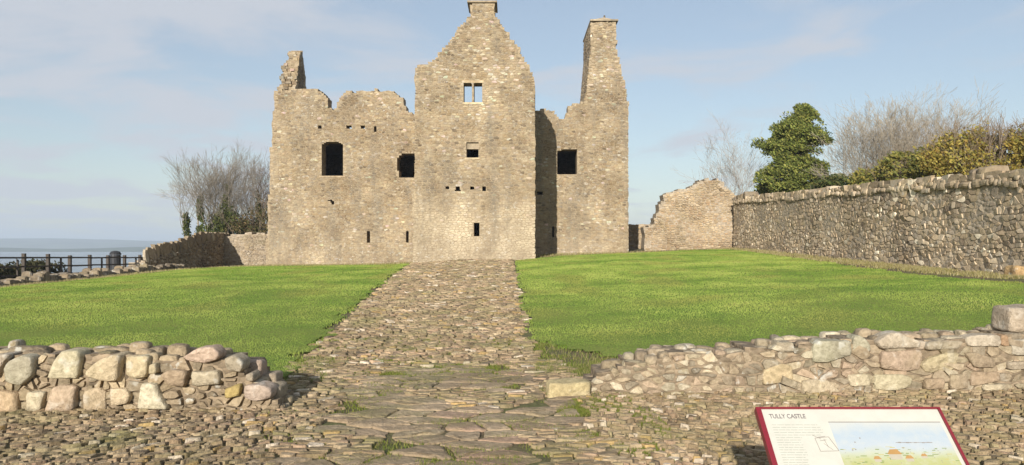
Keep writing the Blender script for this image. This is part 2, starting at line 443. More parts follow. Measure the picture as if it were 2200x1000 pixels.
# --- main block front, plane Y = 44
D1 = 44.0
left_top = [(566,590),(571,555),(577,430),(583,300),(590,196),(632,192),(662,191),(690,194),(702,208),(706,232),(716,236),(724,230),(728,212),(742,200),(765,196),(810,193),(850,199),(865,211),(871,236),(886,246),
            (960,246),(1100,240),(1150,236),(1166,233),(1190,239),(1198,254),(1214,256),(1222,228),(1246,222),(1300,220),(1340,218),(1350,226),(1351,400),(1351,590)]
front_holes = [
    [(691,378),(691,310),(700,305),(728,305),(737,310),(737,378)],
    [(856,382),(853,345),(857,334),(866,330),(893,330),(893,382)],
    [(788,522),(788,497),(795,497),(795,522)], [(871,520),(872,498),(878,498),(878,524)],
    [(683,277),(683,270),(691,270),(691,277)], [(744,277),(744,271),(756,271),(756,277)], [(775,277),(775,271),(784,271),(784,277)], [(803,284),(803,272),(809,272),(809,284)],
    [(704,430),(712,428),(721,436),(718,440),(710,437)],
    [(1197,375),(1197,324),(1215,321),(1240,322),(1240,375)],
    [(1186,510),(1186,487),(1191,487),(1191,510)], [(1154,419),(1154,412),(1166,412),(1166,419)],
]
wing_x0, wing_x1 = wx(892, 38), wx(1148, 38)
def lp_main(u, v): return max(0, min(.35, (3.5 - v) * .12))
facade('front_wall', D1, left_top, front_holes, 1.0, lowpale=lp_main,
       skip=lambda u, v: wing_x0 + .6 < u < wing_x1 - .2)

# --- projecting wing with gable, plane Y = 38
D2 = 38.0
wing = [(886,585),(889,400),(891,150),(897,144),(912,140),(936,128),(943,114),(958,98),(972,82),(984,60),(1000,46),(1008,34),(1008,6),(1064,6),(1065,32),(1076,54),(1094,74),(1109,94),(1121,118),(1134,140),(1145,160),(1150,184),(1151,400),(1151,585)]
wing_holes = [
    [(996,220),(996,179),(1014,179),(1014,220)], [(1018,220),(1018,179),(1036,179),(1036,220)],
    [(1002,339),(1002,306),(1028,306),(1028,339)],
    [(957,408),(957,402),(963,399),(965,408)], [(977,411),(979,403),(988,401),(990,411)], [(1009,409),(1010,402),(1017,401),(1016,409)], [(1035,411),(1035,401),(1044,401),(1044,411)],
    [(1018,508),(1018,479),(1030,479),(1030,508)],
]
def lp_wing(u, v): return max(0, min(.85, (5.2 - v) * .24 + mnoise.noise((u * .5, v * .5, 4)) * .25))
wing_front = facade('wing_front_wall', D2, wing, wing_holes, .85, lowpale=lp_wing)

# side walls, gable ends, rear wall and added slabs that block skylight to keep the rooms dark
def plain_wall(name, x0, x1, y0, y1, z0, z1, parent=castle, ragged=.25, mat=None):
    mb = MB(); along_x = (x1 - x0) > (y1 - y0)
    L0, L1 = (x0, x1) if along_x else (y0, y1)
    def ins(u, v): return v < z1 - ragged * (.5 + mnoise.noise((u * 1.3, 3.1, x0)) + .5 * mnoise.noise((u * 4, 1.1, y0)))
    P = (lambda u, v, n: (u, y0 - n, v)) if along_x else (lambda u, v, n: (x1 + n, u, v))
    wall_core(mb, lines(L0, L1, .25), lines(z0, z1 + .3, .16), ins, P, (y1 - y0) if along_x else (x1 - x0), .08)
    return mb.build(name, mat or M_CCORE, parent)
ZB = .2
wl, wr_ = wx(889, D2), wx(1151, D2)
plain_wall('wing_side_wall', wl, wl + .85, D2 + .852, D1 - .002, ZB, wz(165, D2))
plain_wall('wing_side_wall', wr_ - .85, wr_, D2 + .852, D1 - .002, ZB, wz(175, D2))
cl, cr = wx(574, D1), wx(1350, D1)
plain_wall('end_wall', cl + .25, cl + 1.2, D1 + 1.002, 53.0, ZB, wz(200, D1))
plain_wall('end_wall', cr - 1.0, cr, D1 + 1.002, 53.0, ZB, wz(235, D1))
plain_wall('rear_wall', cl + .25, cr, 53.002, 54.0, ZB, 8.3)
mb = MB(); mb.box(cl + 1.25, cr - 1.05, D1 + 1.003, 52.99, 7.75, 8.05); mb.build('light_block_slab', M_CCORE, castle)  # slab added below the open wall tops so the window openings stay dark
mb = MB(); mb.box(wl + .87, wr_ - .87, D2 + .86, D1 - .01, 7.0, 7.3); mb.build('light_block_slab', M_CCORE, castle)

# window dressings of the gable window: frame, mullion
def px_box(mb, x0, x1, y0, y1, D, d0, d1, col):
    mb.box(wx(x0, D), wx(x1, D), D + d0, D + d1, wz(y1, D), wz(y0, D), col)
win = MB(); px_box(win, 1014.3, 1017.7, 178.6, 220.2, D2, .05, .30, (.5, .42, .29)); w1 = win.build('mullion', M_CASTLE, castle)
win = MB(); px_box(win, 993, 1039, 173, 178.6, D2, -.028, .30, (.5, .41, .28)); win.build('lintel', M_CASTLE, castle)
win = MB(); px_box(win, 994, 1038, 220.4, 224, D2, -.03, .28, (.52, .44, .3)); win.build('sill', M_CASTLE, castle)
win = MB(); px_box(win, 1001.6, 1028.4, 307, 320, D2, .14, .5, (.42, .36, .27)); win.build('window_blocking', M_CASTLE, castle)
win = MB(); px_box(win, 1000, 1030, 339.2, 342, D2, -.025, .3, (.55, .47, .33)); win.build('sill', M_CASTLE, castle)
win = MB(); px_box(win, 686, 742, 378.3, 381.5, D1, -.03, .35, (.5, .41, .29)); win.build('sill', M_CASTLE, castle)

# --- chimney on the wing gable
ch = MB(); px_box(ch, 1009, 1063, 5, 60, D2, .86, 1.5, (.42, .33, .21)); chim = ch.build('chimney', M_CASTLE, castle)
cp = MB(); px_box(cp, 1004, 1068, 2.5, 6.5, D2, -.10, 1.65, (.33, .28, .21)); cp.build('coping_slab', M_CASTLE, chim)

# --- right gable end with its tall stack: front face at Y = 44.05, body runs back
def stack():
    D = D1; depth = 4.4
    out = [(1254,226),(1262,196),(1266,150),(1270,106),(1271,48),(1324,46),(1325,104),(1334,142),(1342,180),(1349,208),(1350,226)]
    poly = pxpoly(out, D); f = in_poly(poly); zmin, zmax = poly[0][1], max(p[1] for p in poly)
    def ins(u, v):
        k = mnoise.noise((u * 2.5, v * 2.5, 3)) * .08
        return f(u + k, v)
    mb = MB(); wall_core(mb, lines(min(p[0] for p in poly), max(p[0] for p in poly), .1), lines(zmin, zmax, .1), ins, planeY(D + .02), depth, .06)
    s = mb.build('chimney_stack', M_CCORE, castle)
    ms = MB()
    for c in masonry_cells(min(p[0] for p in poly), max(p[0] for p in poly), zmin, zmax, (.07, .15), (.12, .32), .35, ins):
        if len(c) < 3: continue
        c = fit(c, ins)
        if c is None: continue
        cu = sum(p[0] for p in c) / len(c); cv = sum(p[1] for p in c) / len(c)
        if max(abs(p[0] - cu) for p in c) > .45: continue
        stone(ms, c, planeY(D + .02), random.uniform(.006, .03), .006, .010, cast_col(cu, cv), rnd=False, n0=-.03, tilt=.03)
    # left flank of the stack
    def xl(z):
        pts = sorted([(wz(b, D), wx(a, D)) for a, b in out[:5]])
        return float(np.interp(z, [p[0] for p in pts], [p[1] for p in pts]))
    PL = lambda u, v, n: (xl(v) - .03 - n, u, v)
    for c in masonry_cells(D + .05, D + depth, zmin, zmax - .05, (.07, .15), (.12, .32), .35):
        if len(c) < 3: continue
        stone(ms, [(a, min(max(b, zmin), zmax - .03)) for a, b in c][::-1], PL, random.uniform(.01, .035), .008, .012, cast_col(), rnd=False, n0=-.08, tilt=.03)
    ms.build('facing_stones', M_CASTLE, s)
    x0, x1, z1 = wx(1268, D), wx(1328, D), wz(46, D)
    cp = MB(); cp.box(x0, x1, D - .1, D + depth + .15, z1, z1 + .09, (.30, .26, .2))
    xm = (x0 + x1) / 2
    cp.add([(x0 + .15, D, z1 + .09), (x1 - .15, D, z1 + .09), (xm, D + .3, z1 + .3), (x0 + .15, D + depth, z1 + .09), (x1 - .15, D + depth, z1 + .09), (xm, D + depth - .3, z1 + .3)],
           [(0, 1, 2), (4, 3, 5), (1, 4, 5, 2), (3, 0, 2, 5)], (.40, .34, .26))
    cp.build('coping_slab', M_CASTLE, s)
    pot = MB(); pot.tube((xm + .05, D + .35, z1 + .2), (xm + .05, D + .35, z1 + .42), .07, .05, 7, (.06, .055, .05)); pot.build('finial_stub', M_CASTLE, s)
stack()

# --- broken left gable: rises backwards from the front wall
def left_gable():
    xo, xi = wx(595, D1), wx(634, D1)
    z0 = wz(196, D1)
    # profile in (Y, Z)
    prof = [(D1 + y, z0 + z) for y, z in ((.1,-.3),(.1,.1),(.42,.75),(.72,1.4),(1.0,2.05),(1.2,2.5),(1.5,2.58),(1.75,2.15),(2.0,1.5),(2.2,1.3),(2.35,.7),(2.75,.5),(2.8,-.3))]
    xo_at = lambda z: xo + max(0, (z - z0 - .3) / 2) * .34 + .30 * mnoise.noise((z * 2, 0, 0))
    f = in_poly(prof)
    ins = lambda u, v: f(u + mnoise.noise((u * 3, v * 3, 5)) * .2, v + mnoise.noise((u * 3, v * 3, 8)) * .16)
    mb = MB(); wall_core(mb, lines(D1 + .1, D1 + 2.8, .1), lines(z0 - .3, z0 + 2.7, .1), ins, lambda u, v, n: (xi + n if n == 0 else xo_at(v), u, v), xi - xo, .08)
    g = mb.build('broken_gable', M_CCORE, castle)
    ms = MB()
    for c in masonry_cells(D1 + .1, D1 + 2.8, z0 - .3, z0 + 2.7, (.1, .2), (.16, .4), .35, ins):
        if len(c) < 3 or any(not f(a, b) for a, b in c): continue
        stone(ms, c, lambda u, v, n: (xi + n, u, v), random.uniform(.01, .04), .008, .012, cast_col(), rnd=False, n0=-.03)
    # stones stepping up the sloping raking edge
    for (ya, za), (yb, zb) in zip(prof[1:5], prof[2:6]):
        n = 4
        for i in range(n):
            t = (i + .5) / n; y = ya + (yb - ya) * t; z = za + (zb - za) * t; x = xo_at(z) - random.uniform(0, .06)
            while x < xi - .05:
                w = random.uniform(.16, .34); h = random.uniform(.06, .11)
                x2 = min(x + w, xi + .01)
                poly = [(x, z - h), (x2, z - h), (x2, z + h * 1.1), (x, z + h)]
                stone(ms, poly, planeY(y), random.uniform(-.08, .14), .006, .015, cast_col(x, z), rnd=False, n0=-.3, tilt=.2)
                x = x2
    ms.build('facing_stones', M_CASTLE, g)
left_gable()

# ------------------------------------------------------------------ bawn walls
BAWN = [(.30,.25,.18),(.26,.215,.16),(.36,.305,.23),(.22,.185,.145),(.40,.345,.275),(.28,.225,.16),(.33,.27,.195),(.25,.22,.185)]
def bawn_col():
    r = random.random()
    if r < .05: return (.56, .52, .44)
    if r < .09: return (.13, .105, .08)
    return pal(BAWN, .15)

def right_bawn():
    X = 12.5; t = empty('boundary_wall', (X + .4, 30, 1.1), 'long grey-brown rubble wall with a stone coping running back along the right of the lawn', 'stone wall')
    y0, y1 = 16.0, 44.6
    top = lambda y: np.interp(y, [16, 19.3, 23.6, 28.3, 35.4, 44.6], [3.42, 3.42, 3.62, 3.78, 4.0, 4.35]) 
    bot = lambda y: gz(X, y) - .25
    # body
    mb = MB(); ins = lambda u, v: v < top(u) - .33
    wall_core(mb, lines(y0, y1, .3), lines(.3, 4.5, .12), ins, planeX(X, -1), .85, .02); 
    body = mb.build('wall_body', M_BCORE, t)
    ms = MB(); P = planeX(X, -1)
    ins2 = lambda u, v: v < top(u) - .38 and v > .5 + (u - 16) * .02
    # bulges
    def PB(u, v, n): return P(u, v, n + .05 * mnoise.noise((u * .5, v * .8, 2)))
    for c in masonry_cells(y0, y1, .6, 4.4, (.07, .19), (.10, .33), .6, ins2):
        if len(c) < 3: continue
        cu = sum(p[0] for p in c) / len(c); cv = sum(p[1] for p in c) / len(c)
        if max(abs(p[1] - cv) for p in c) > .35: continue
        stone(ms, c[::-1], PB, random.uniform(.002, .034), random.uniform(.002, .009), .010, tuple(1.5 * q for q in bawn_col()), rnd=random.random() < .35, n0=-.09, dome=.3, tilt=.2)
    ms.build('facing_stones', M_BAWN, body)
    # coping: rough stones in a strip along the wall top, standing proud of the face
    cp = MB()
    for layer in range(2):
        y = y0
        while y < y1:
            w = random.uniform(.12, .5) * random.choice((.6, 1, 1.25)); z = float(top(y)) + .10 * mnoise.noise((y * .7, 0, 4)); zl = z - .34 + layer * .16 + random.uniform(-.03, .03)
            if layer and random.random() < .18: y += w * .6; continue
            for k in range(2):
                hh = (.20 if layer == 0 else random.uniform(.10, .24)); xo = X - (.10 if layer == 0 else .05) + random.uniform(-.03, .03) + k * .48
                rough_block(cp, (xo, y, zl), (xo + .55, y + w + .01, zl + hh * random.uniform(.7, 1.25)), tuple(c * 1.4 for c in pal(BAWN[:3] + BAWN[4:5], .2)), .07, 3, random.choice((4, 8, 14)))
            y += w
    for yy, hh, ww in ((20.9, .26, .4), (21.3, .18, .35), (19.5, .1, .4), (24.1, .1, .5), (27.2, .1, .4), (42.3, .3, .5), (42.9, .22, .4), (43.4, .18, .5)):
        z = float(top(yy)); rough_block(cp, (X - .05, yy, z - .15), (X + .7, yy + ww, z + hh), pal(BAWN, .1), .11, 4)
    cp.build('coping', M_BAWN, t)
    return t

def rough_block(mb, a, b, col, amp=.04, n=3, pw=5):
    """a worn block: box with n x n faces, corners pulled in, noise pushed"""
    a = Vector(a); b = Vector(b); c = (a + b) / 2; hs = (b - a) / 2; amp = min(amp, .3 * min(hs))
    seed = random.uniform(0, 99); idx = {}; V = []; Fs = []
    def vid(p):
        k = tuple(round(x, 4) for x in p)
        if k not in idx:
            q = Vector(p); l4 = (abs(q.x) ** pw + abs(q.y) ** pw + abs(q.z) ** pw) ** (1 / pw)
            q = q / l4
            w = c + Vector((q.x * hs.x, q.y * hs.y, q.z * hs.z))
            nz = mnoise.noise_vector(w * 3.2 + Vector((seed, 0, 0))) * amp + mnoise.noise_vector(w * 9 + Vector((0, seed, 0))) * amp * .4
            idx[k] = len(V); V.append(w + nz)
        return idx[k]
    g = [-1 + 2 * i / n for i in range(n + 1)]
    for ax in range(3):
        for s in (-1, 1):
            for i in range(n):
                for j in range(n):
                    q = []
                    for (u, v) in ((g[i], g[j]), (g[i + 1], g[j]), (g[i + 1], g[j + 1]), (g[i], g[j + 1])):
                        p = [0, 0, 0]; p[ax] = s; p[(ax + 1) % 3] = u; p[(ax + 2) % 3] = v; q.append(vid(p))
                    Fs.append(q if s > 0 else q[::-1])
    mb.add(V, Fs, col)

right_bawn()

def face_wall(name, label, D, outline, th, pal_fn, mat=M_BAWN, core=M_BCORE, hr=(.07, .18), wr=(.12, .36), relief=(.01, .06), gap=(.004, .014)):
    t = empty(name, (wx(outline[0][0], D), D, wz(outline[0][1], D)), label, 'stone wall')
    poly = pxpoly(outline, D); f = in_poly(poly)
    ins = lambda u, v: f(u, v + mnoise.noise((u * 2.2, v * 2.2, D)) * .12)
    u0, u1 = min(p[0] for p in poly), max(p[0] for p in poly); v0, v1 = min(p[1] for p in poly), max(p[1] for p in poly)
    mb = MB(); wall_core(mb, lines(u0, u1, .14), lines(v0, v1, .12), ins, planeY(D), th, .1); b = mb.build('wall_body', core, t)
    ms = MB()
    PB = lambda u, v, n: (u, D - n - .06 * mnoise.noise((u * .7, v * .9, 2)), v)
    for c in masonry_cells(u0, u1, v0, v1, hr, wr, .45, ins):
        if len(c) < 3: continue
        cu = sum(p[0] for p in c) / len(c); cv = sum(p[1] for p in c) / len(c)
        c = fit(c, ins)
        if c is None or max(abs(p[0] - cu) for p in c) > .4 or max(abs(p[1] - cv) for p in c) > .3: continue
        stone(ms, c, PB, random.uniform(*relief), random.uniform(*gap), .018, pal_fn(), rnd=False, n0=-.09, dome=.3, tilt=.15)
    ms.build('facing_stones', mat, b)
    return t
FLANK = [(.40,.31,.20),(.36,.275,.175),(.44,.35,.235),(.31,.24,.155),(.47,.39,.28),(.38,.27,.17)]
face_wall('ruined_wall', 'broken-topped tan wall fragment with a peaked ruin, at the far corner of the right lawn', 46.0,
          [(1384,552),(1385,492),(1400,484),(1410,466),(1417,444),(1427,420),(1446,411),(1482,404),(1500,392),(1520,384),(1542,387),(1560,404),(1576,418),(1594,424),(1594,552)], 1.1, lambda: pal(FLANK, .17))
face_wall('boundary_wall', 'low rubble wall, partly in castle shadow, between the right chimney end and the peaked ruin', 52.0,
          [(1310,560),(1310,484),(1360,481),(1395,482),(1425,478),(1470,476),(1470,560)], .9, lambda: pal(FLANK, .17))
face_wall('boundary_wall', 'rough brown wall stub joined to the left corner of the castle', 50.5,
          [(470,585),(470,520),(484,509),(500,505),(540,502),(585,503),(600,500),(600,585)], .9, lambda: pal(BAWN, .17))
def side_bawn():
    X = -18.4; t = empty('boundary_wall', (X - .4, 46, .3), 'dark shaded wall stub sloping down from the bare tree towards the wooden fence', 'stone wall')
    top = lambda y: np.interp(y, [39.6, 41, 43, 46, 49, 51.4], [.75, 1.05, 1.25, 1.62, 2.1, 2.3])
    P = planeX(X, 1); mb = MB()
    wall_core(mb, lines(39.6, 51.4, .25), lines(-.3, 2.4, .12), lambda u, v: v < top(u) + .15 * mnoise.noise((u * 1.9, v, 1)), P, .8, .08); b = mb.build('wall_body', M_BCORE, t)
    ms = MB()
    for c in masonry_cells(39.6, 51.4, 0, 2.4, (.1, .22), (.16, .42), .45, lambda u, v: v < top(u) + .1):
        if len(c) >= 3: stone(ms, c, P, random.uniform(.02, .09), .015, .025, bawn_col(), n0=-.09, tilt=.12)
    ms.build('facing_stones', M_BAWN, b)
side_bawn()
def footing():
    """low ruined footing between lawn and fence"""
    t = MB(); y = 20.0
    while y < 41.5:
        w = random.uniform(.16, .4); x = -17.1
        z = gz(x, y); h = .28 + .2 * mnoise.noise((y * .8, 0, 3)) + random.uniform(-.08, .1)
        for k in range(2):
            rough_block(t, (x - .42 * k - .4, y, z - .2), (x - .42 * k, y + w - .02, z + max(.1, h + random.uniform(-.14, .05))), tuple(.6 * q for q in pal(BAWN, .3)), .08)
        y += w
    o = t.build('wall_footing', M_BAWN)
    tag(o, 'low line of ruined footing stones between the left lawn and the wooden fence', 'stone wall')
footing()

# ------------------------------------------------------------------ low foreground walls
WCOLS = [(.50,.40,.285),(.45,.34,.24),(.54,.46,.34),(.42,.35,.27),(.47,.33,.24),(.52,.43,.29),(.38,.31,.23)]
def big_stone(mb, poly, P, h, col, gap=.006):
    """large face stone with a worn, bulging outline"""
    p = np.array(poly, float); c = p.mean(0)
    # subdivide edges, then round
    q = []
    for i in range(len(p)):
        a, b = p[i], p[(i + 1) % len(p)]; n = max(2, int(np.hypot(*(b - a)) / .05))
        for k in range(n): q.append(a + (b - a) * k / n)
    p = chaikin(np.array(q))[::2]
    d = p - c; r = np.hypot(d[:, 0], d[:, 1]) + 1e-6; n = len(p)
    seed = random.uniform(0, 50)
    rings = [(0.0, -.14), (0.0, h * .5), (.035, h * .86), (.12, h * 1.0), (.5, h * 1.02)]
    vs = []
    tu, tv_ = random.uniform(-.12, .12), random.uniform(-.1, .1)
    for ins_, hh in rings:
        f = (1 - gap / r) * (1 - ins_)
        for (dx, dy), ff in zip(d, f):
            u, v = c[0] + dx * ff, c[1] + dy * ff
            nn = mnoise.noise((u * 6 + seed, v * 6, hh * 3)) * .022 + mnoise.noise((u * 21 + seed, v * 21, 1)) * .010
            vs.append(P(u + nn * .4, v + nn * .3, hh + (nn if hh > 0 else 0) + (dx * tu + dy * tv_) * (1 if hh > .3 * h else 0)))
    vs.append(P(c[0], c[1], h * 1.03)); fs = []
    for k in range(len(rings) - 1):
        for i in range(n):
            j = (i + 1) % n; fs.append((k * n + i, k * n + j, (k + 1) * n + j, (k + 1) * n + i))
    b = (len(rings) - 1) * n
    for i in range(n): fs.append((b + i, b + (i + 1) % n, len(vs) - 1))
    mb.add(vs, fs, col)

def low_wall(name, label, D, th, bigs, prof, x0, x1, fine_h, fine_w, top_stones, colmap, smallcols, top_h=(.03, .13), big_h=(.07, .12), pin_h=(.01, .045)):
    t = empty(name, ((x0 + x1) / 2, D + th / 2, 0), label, 'stone wall')
    P = planeY(D)
    zt = lambda x: float(np.interp(x, [wx(a, D) for a, b in prof], [wz(b, D) for a, b in prof]))
    mb = MB()
    wall_core(mb, lines(x0, x1, .08), lines(-.1, 1.2, .05), lambda u, v: v < zt(u) - .05 + .03 * mnoise.noise((u * 5, v * 5, 2)), P, th, .03)
    body = mb.build('wall_core', M_WCORE, t)
    ms = MB(); pn = MB(); polys = [pxpoly(b, D) for b in bigs]; fs = [in_poly(p) for p in polys]
    for p, k in zip(polys, range(99)):
        big_stone(ms, p, P, random.uniform(*big_h), colmap.get(k) or pal(WCOLS, .1))
    for c in masonry_cells(x0, x1, -.05, 1.0, fine_h, fine_w, .5, lambda u, v: v < zt(u) - .01 and not any(f(u, v) for f in fs)):
        if len(c) < 3: continue
        cu = sum(p[0] for p in c) / len(c); cv = sum(p[1] for p in c) / len(c)
        c = fit(c, lambda u, v: v < zt(u) - .005 and u < x1)
        if c is None or max(math.hypot(p[0] - cu, p[1] - cv) for p in c) > .28: continue
        stone(pn, c, P, random.uniform(*pin_h), random.uniform(.003, .010), .014, pal(smallcols, .22), rnd=random.random() < .4, n0=-.05, dome=.3, tilt=.22)
    ms.build('face_stones', M_WALL, body, smooth=True); pn.build('pinning_stones', M_WALL, body)
    # stones lying along the top
    tp = MB()
    for row in range(3):
        x = x0 - random.uniform(0, .2)
        while x < x1:
            w = min(random.uniform(*top_stones) * random.choice((.6, 1, 1.3)), max(.08, x1 + .03 - x))
            y0 = D + .02 + row * th / 3; z = min(zt(x + w * .15), zt(x + w * .5), zt(x + w * .85)) - .06
            hh = random.uniform(*top_h) * (1.0 if row else .6)
            yo = random.uniform(-.04, .03)
            rough_block(tp, (x, y0 + yo, z - .08), (x + w - .008, y0 + yo + th / 3 + random.uniform(-.05, .03), z + hh), pal(smallcols, .2), .045, 4)
            x += w
    tp.build('top_stones', M_WALL, body, smooth=True)
    return t

def c1(pts): return [(x * .30909, 700 + y * .30909) for x, y in pts]
L_BIG = [c1(p) for p in [
    [(60,300),(90,240),(180,190),(265,200),(275,330),(190,412),(80,390)],
    [(340,370),(380,250),(440,170),(560,160),(592,200),(570,365)],
    [(615,315),(720,222),(830,185),(872,192),(856,375),(780,388),(620,350)],
    [(888,205),(1060,195),(1050,350),(960,370),(895,345)],
    [(-90,210),(0,190),(110,185),(50,270),(20,350),(-90,380)],
    [(-120,450),(0,430),(150,455),(172,600),(-110,620)],
    [(385,420),(450,395),(565,402),(550,585),(340,600)],
    [(598,445),(690,415),(757,440),(757,600),(603,605)],
    [(777,430),(900,415),(937,470),(920,535),(790,560)],
    [(1000,390),(1110,380),(1150,480),(1200,575),(970,575)],
    [(1265,225),(1380,150),(1500,135),(1542,182),(1545,225),(1450,260),(1340,248)],
    [(1568,225),(1630,190),(1712,232),(1700,322),(1590,310)],
    [(1130,335),(1200,290),(1330,300),(1312,420),(1200,412)],
    [(1340,312),(1540,300),(1560,400),(1350,420)],
    [(1700,412),(1800,390),(1900,420),(1912,492),(1800,525),(1710,505)],
    [(1718,332),(1770,310),(1787,380),(1722,384)],
    [(1065,262),(1110,240),(1132,320),(1070,337)],
    [(1575,430),(1690,385),(1692,480),(1582,505)],
    [(208,450),(350,440),(310,600),(212,600)],
    [(-260,240),(-120,200),(-100,400),(-250,420)], [(-420,230),(-280,210),(-270,420),(-420,430)], [(-330,450),(-150,450),(-140,620),(-330,620)],
    [(-600,220),(-440,220),(-440,430),(-600,430)],
]]
LCOL = {0:(.46,.41,.32),1:(.56,.49,.35),2:(.52,.42,.29),3:(.55,.45,.30),4:(.45,.37,.29),5:(.55,.40,.27),6:(.50,.38,.28),7:(.56,.44,.31),8:(.55,.44,.31),9:(.60,.53,.40),
        10:(.52,.39,.31),11:(.46,.39,.30),14:(.54,.43,.36),17:(.50,.38,.16)}
low_wall('drystone_wall', 'chunky two-course stone wall left of the path, ending in tumbled rubble', 7.7, .55, L_BIG,
         [(-700,756),(0,757),(150,755),(330,757),(410,762),(440,756),(480,764),(510,782),(540,802),(575,832),(604,862),(610,890)], -7.4, wx(604, 7.7),
         (.05, .11), (.06, .15), (.14, .32), LCOL, [(.40,.31,.21),(.34,.265,.185),(.44,.35,.24),(.28,.225,.16)])
def c4(pts): return [(1600 + x * .27273, 640 + y * .27273) for x, y in pts]
R_BIG = [c4(p) for p in [
    [(515,395),(560,330),(825,330),(832,440),(640,512),(520,512)],
    [(836,300),(890,285),(950,335),(987,402),(960,442),(836,432)],
    [(1000,345),(1100,275),(1200,262),(1270,300),(1390,345),(1382,392),(1050,402)],
    [(1048,420),(1392,402),(1382,560),(1260,582),(1050,552)],
    [(1358,530),(1430,470),(1560,430),(1692,430),(1652,572),(1420,594)],
    [(1402,350),(1500,330),(1720,340),(1692,402),(1402,412)],
    [(1728,310),(1830,285),(2000,290),(2000,382),(1738,384)],
    [(2003,290),(2065,280),(2072,382),(2003,384)],
    [(1708,432),(1800,420),(1942,470),(1952,548),(1788,552)],
    [(1000,602),(1200,590),(1302,620),(1292,692),(1170,732),(1008,722)],
    [(428,652),(520,630),(640,640),(772,742),(700,790),(440,780)],
    [(130,572),(260,510),(372,530),(387,652),(130,694)],
    [(788,602),(960,590),(992,692),(820,702)],
    [(1390,632),(1550,620),(1562,712),(1390,724)],
    [(1588,602),(1740,590),(1747,712),(1598,724)],
    [(1758,582),(1990,572),(2002,652),(1758,702)],
    [(2080,330),(2280,310),(2290,460),(2088,454)],
    [(2040,502),(2260,490),(2260,562),(2050,564)],
    [(1850,682),(2010,662),(2022,724),(1858,734)],
    [(230,350),(380,340),(392,422),(250,432)],
    [(2270,480),(2480,480),(2470,640),(2290,640)], [(2310,320),(2500,320),(2490,470),(2310,465)],
]]
RCOL = {0:(.44,.40,.31),1:(.46,.42,.32),2:(.50,.42,.33),3:(.49,.37,.28),4:(.52,.43,.29),6:(.54,.46,.37),7:(.46,.31,.2),8:(.36,.28,.20),9:(.53,.46,.33),10:(.50,.41,.30),11:(.51,.40,.26),16:(.56,.50,.41)}
low_wall('mortared_wall', 'long low mortared stone wall right of the path, humped at its left end', 8.5, .6, R_BIG,
         [(1262,858),(1266,822),(1285,798),(1310,784),(1350,772),(1400,762),(1450,752),(1500,748),(1550,752),(1600,750),(1640,738),(1700,735),(1740,730),(1830,722),(1900,716),(1950,726),(2000,722),(2080,722),(2160,716),(2200,710),(2600,706)], wx(1264, 8.5), 7.6,
         (.05, .12), (.07, .2), (.1, .26), RCOL, [(.43,.345,.25),(.36,.285,.20),(.47,.39,.28),(.32,.265,.20),(.50,.43,.33),(.40,.30,.22)], (.02, .09), (.035, .07), (.004, .032))
pb = MB(); rough_block(pb, (wx(2172, 8.6), 8.60, wz(712, 8.6)), (wx(2172, 8.6) + .40, 8.98, wz(663, 8.6)), (.50, .41, .32), .03, 8, 14)
tag(pb.build('capstone_block', M_WALL, smooth=True), 'pinkish upright stone block set on the right end of the mortared wall', 'stone')

def boulder(name, label, a, b, col, amp=.05, mat=M_WALL, pw=6):
    m = MB(); rough_block(m, a, b, col, amp, 8, pw); return tag(m.build(name, mat, smooth=True), label, 'stone')
boulder('yellow_stone', 'pale yellow squared stone at the foot of the mortared wall beside the path', (wx(1178, 8.4), 8.35, -.03), (wx(1270, 8.4), 8.65, .16), (.56, .46, .27), .04, pw=10)
# tumbled end of the drystone wall
for i, (px, py, d, s, col, lab) in enumerate([
    (545,790,8.0,.10,(.5,.38,.31),'small pink stone perched on the tumbled end of the drystone wall'),
    (588,845,7.9,.11,(.36,.30,.23),'dark squat stone at the ground by the tumbled wall end'),
    (572,822,8.1,.13,(.42,.34,.26),'grey-brown stone leaning in the tumbled wall end'),
    (530,812,8.25,.14,(.45,.37,.28),'stone behind the tumbled end of the drystone wall, half hidden')]):
    x, z = wx(px, d), wz(py, d); boulder('rubble_stone', lab, (x - s, d - .1, max(-.03, z - s)), (x + s, d + .18, z + s * .75), col, .04)
boulder('orange_boulder', 'orange-tan boulder at the foot of the long right-hand wall', (wx(2176, 18.9), 18.8, gz(12, 19) - .1), (wx(2215, 18.9), 19.3, gz(12, 19) + .26), (.50, .34, .18), .06)

# ------------------------------------------------------------------ cobbles and path
PATH_L = [(4.5,-2.6),(8.6,-2.25),(10.5,-2.84),(14,-3.15),(20,-3.6),(28,-4.15),(37.6,-4.75)]
PATH_R = [(4.5,.7),(8.6,.75),(10,.55),(12.5,.3),(20,.2),(28,.1),(37.6,.0)]
pl = lambda y: float(np.interp(y, [a for a, _ in PATH_L], [b for _, b in PATH_L]))
pr = lambda y: float(np.interp(y, [a for a, _ in PATH_R], [b for _, b in PATH_R]))
COBC = [(.34,.275,.195),(.39,.32,.23),(.29,.235,.165),(.42,.35,.255),(.35,.27,.19),(.26,.21,.145),(.39,.315,.235),(.33,.285,.19),(.37,.28,.21)]
def cob_col():
    r = random.random()
    if r < .035: return (.60, .53, .44)
    if r < .07: return (.18, .145, .105)
    if r < .11: return (.43, .31, .15)
    return tuple(a * k for a, k in zip(pal(COBC, .2), (.97, .95, .90)))
GX = np.linspace(-20, 14, 171); GYs = np.linspace(0, 54, 271)
_GZ = ground(*[a.ravel() for a in np.meshgrid(GX, GYs)]).reshape(len(GYs), len(GX))
def gq(x, y):
    i = min(max((x + 20) / .2, 0), 169.99); j = min(max(y / .2, 0), 269.99); a, b = int(i), int(j); fx, fy = i - a, j - b
    return (_GZ[b, a] * (1 - fx) + _GZ[b, a + 1] * fx) * (1 - fy) + (_GZ[b + 1, a] * (1 - fx) + _GZ[b + 1, a + 1] * fx) * fy
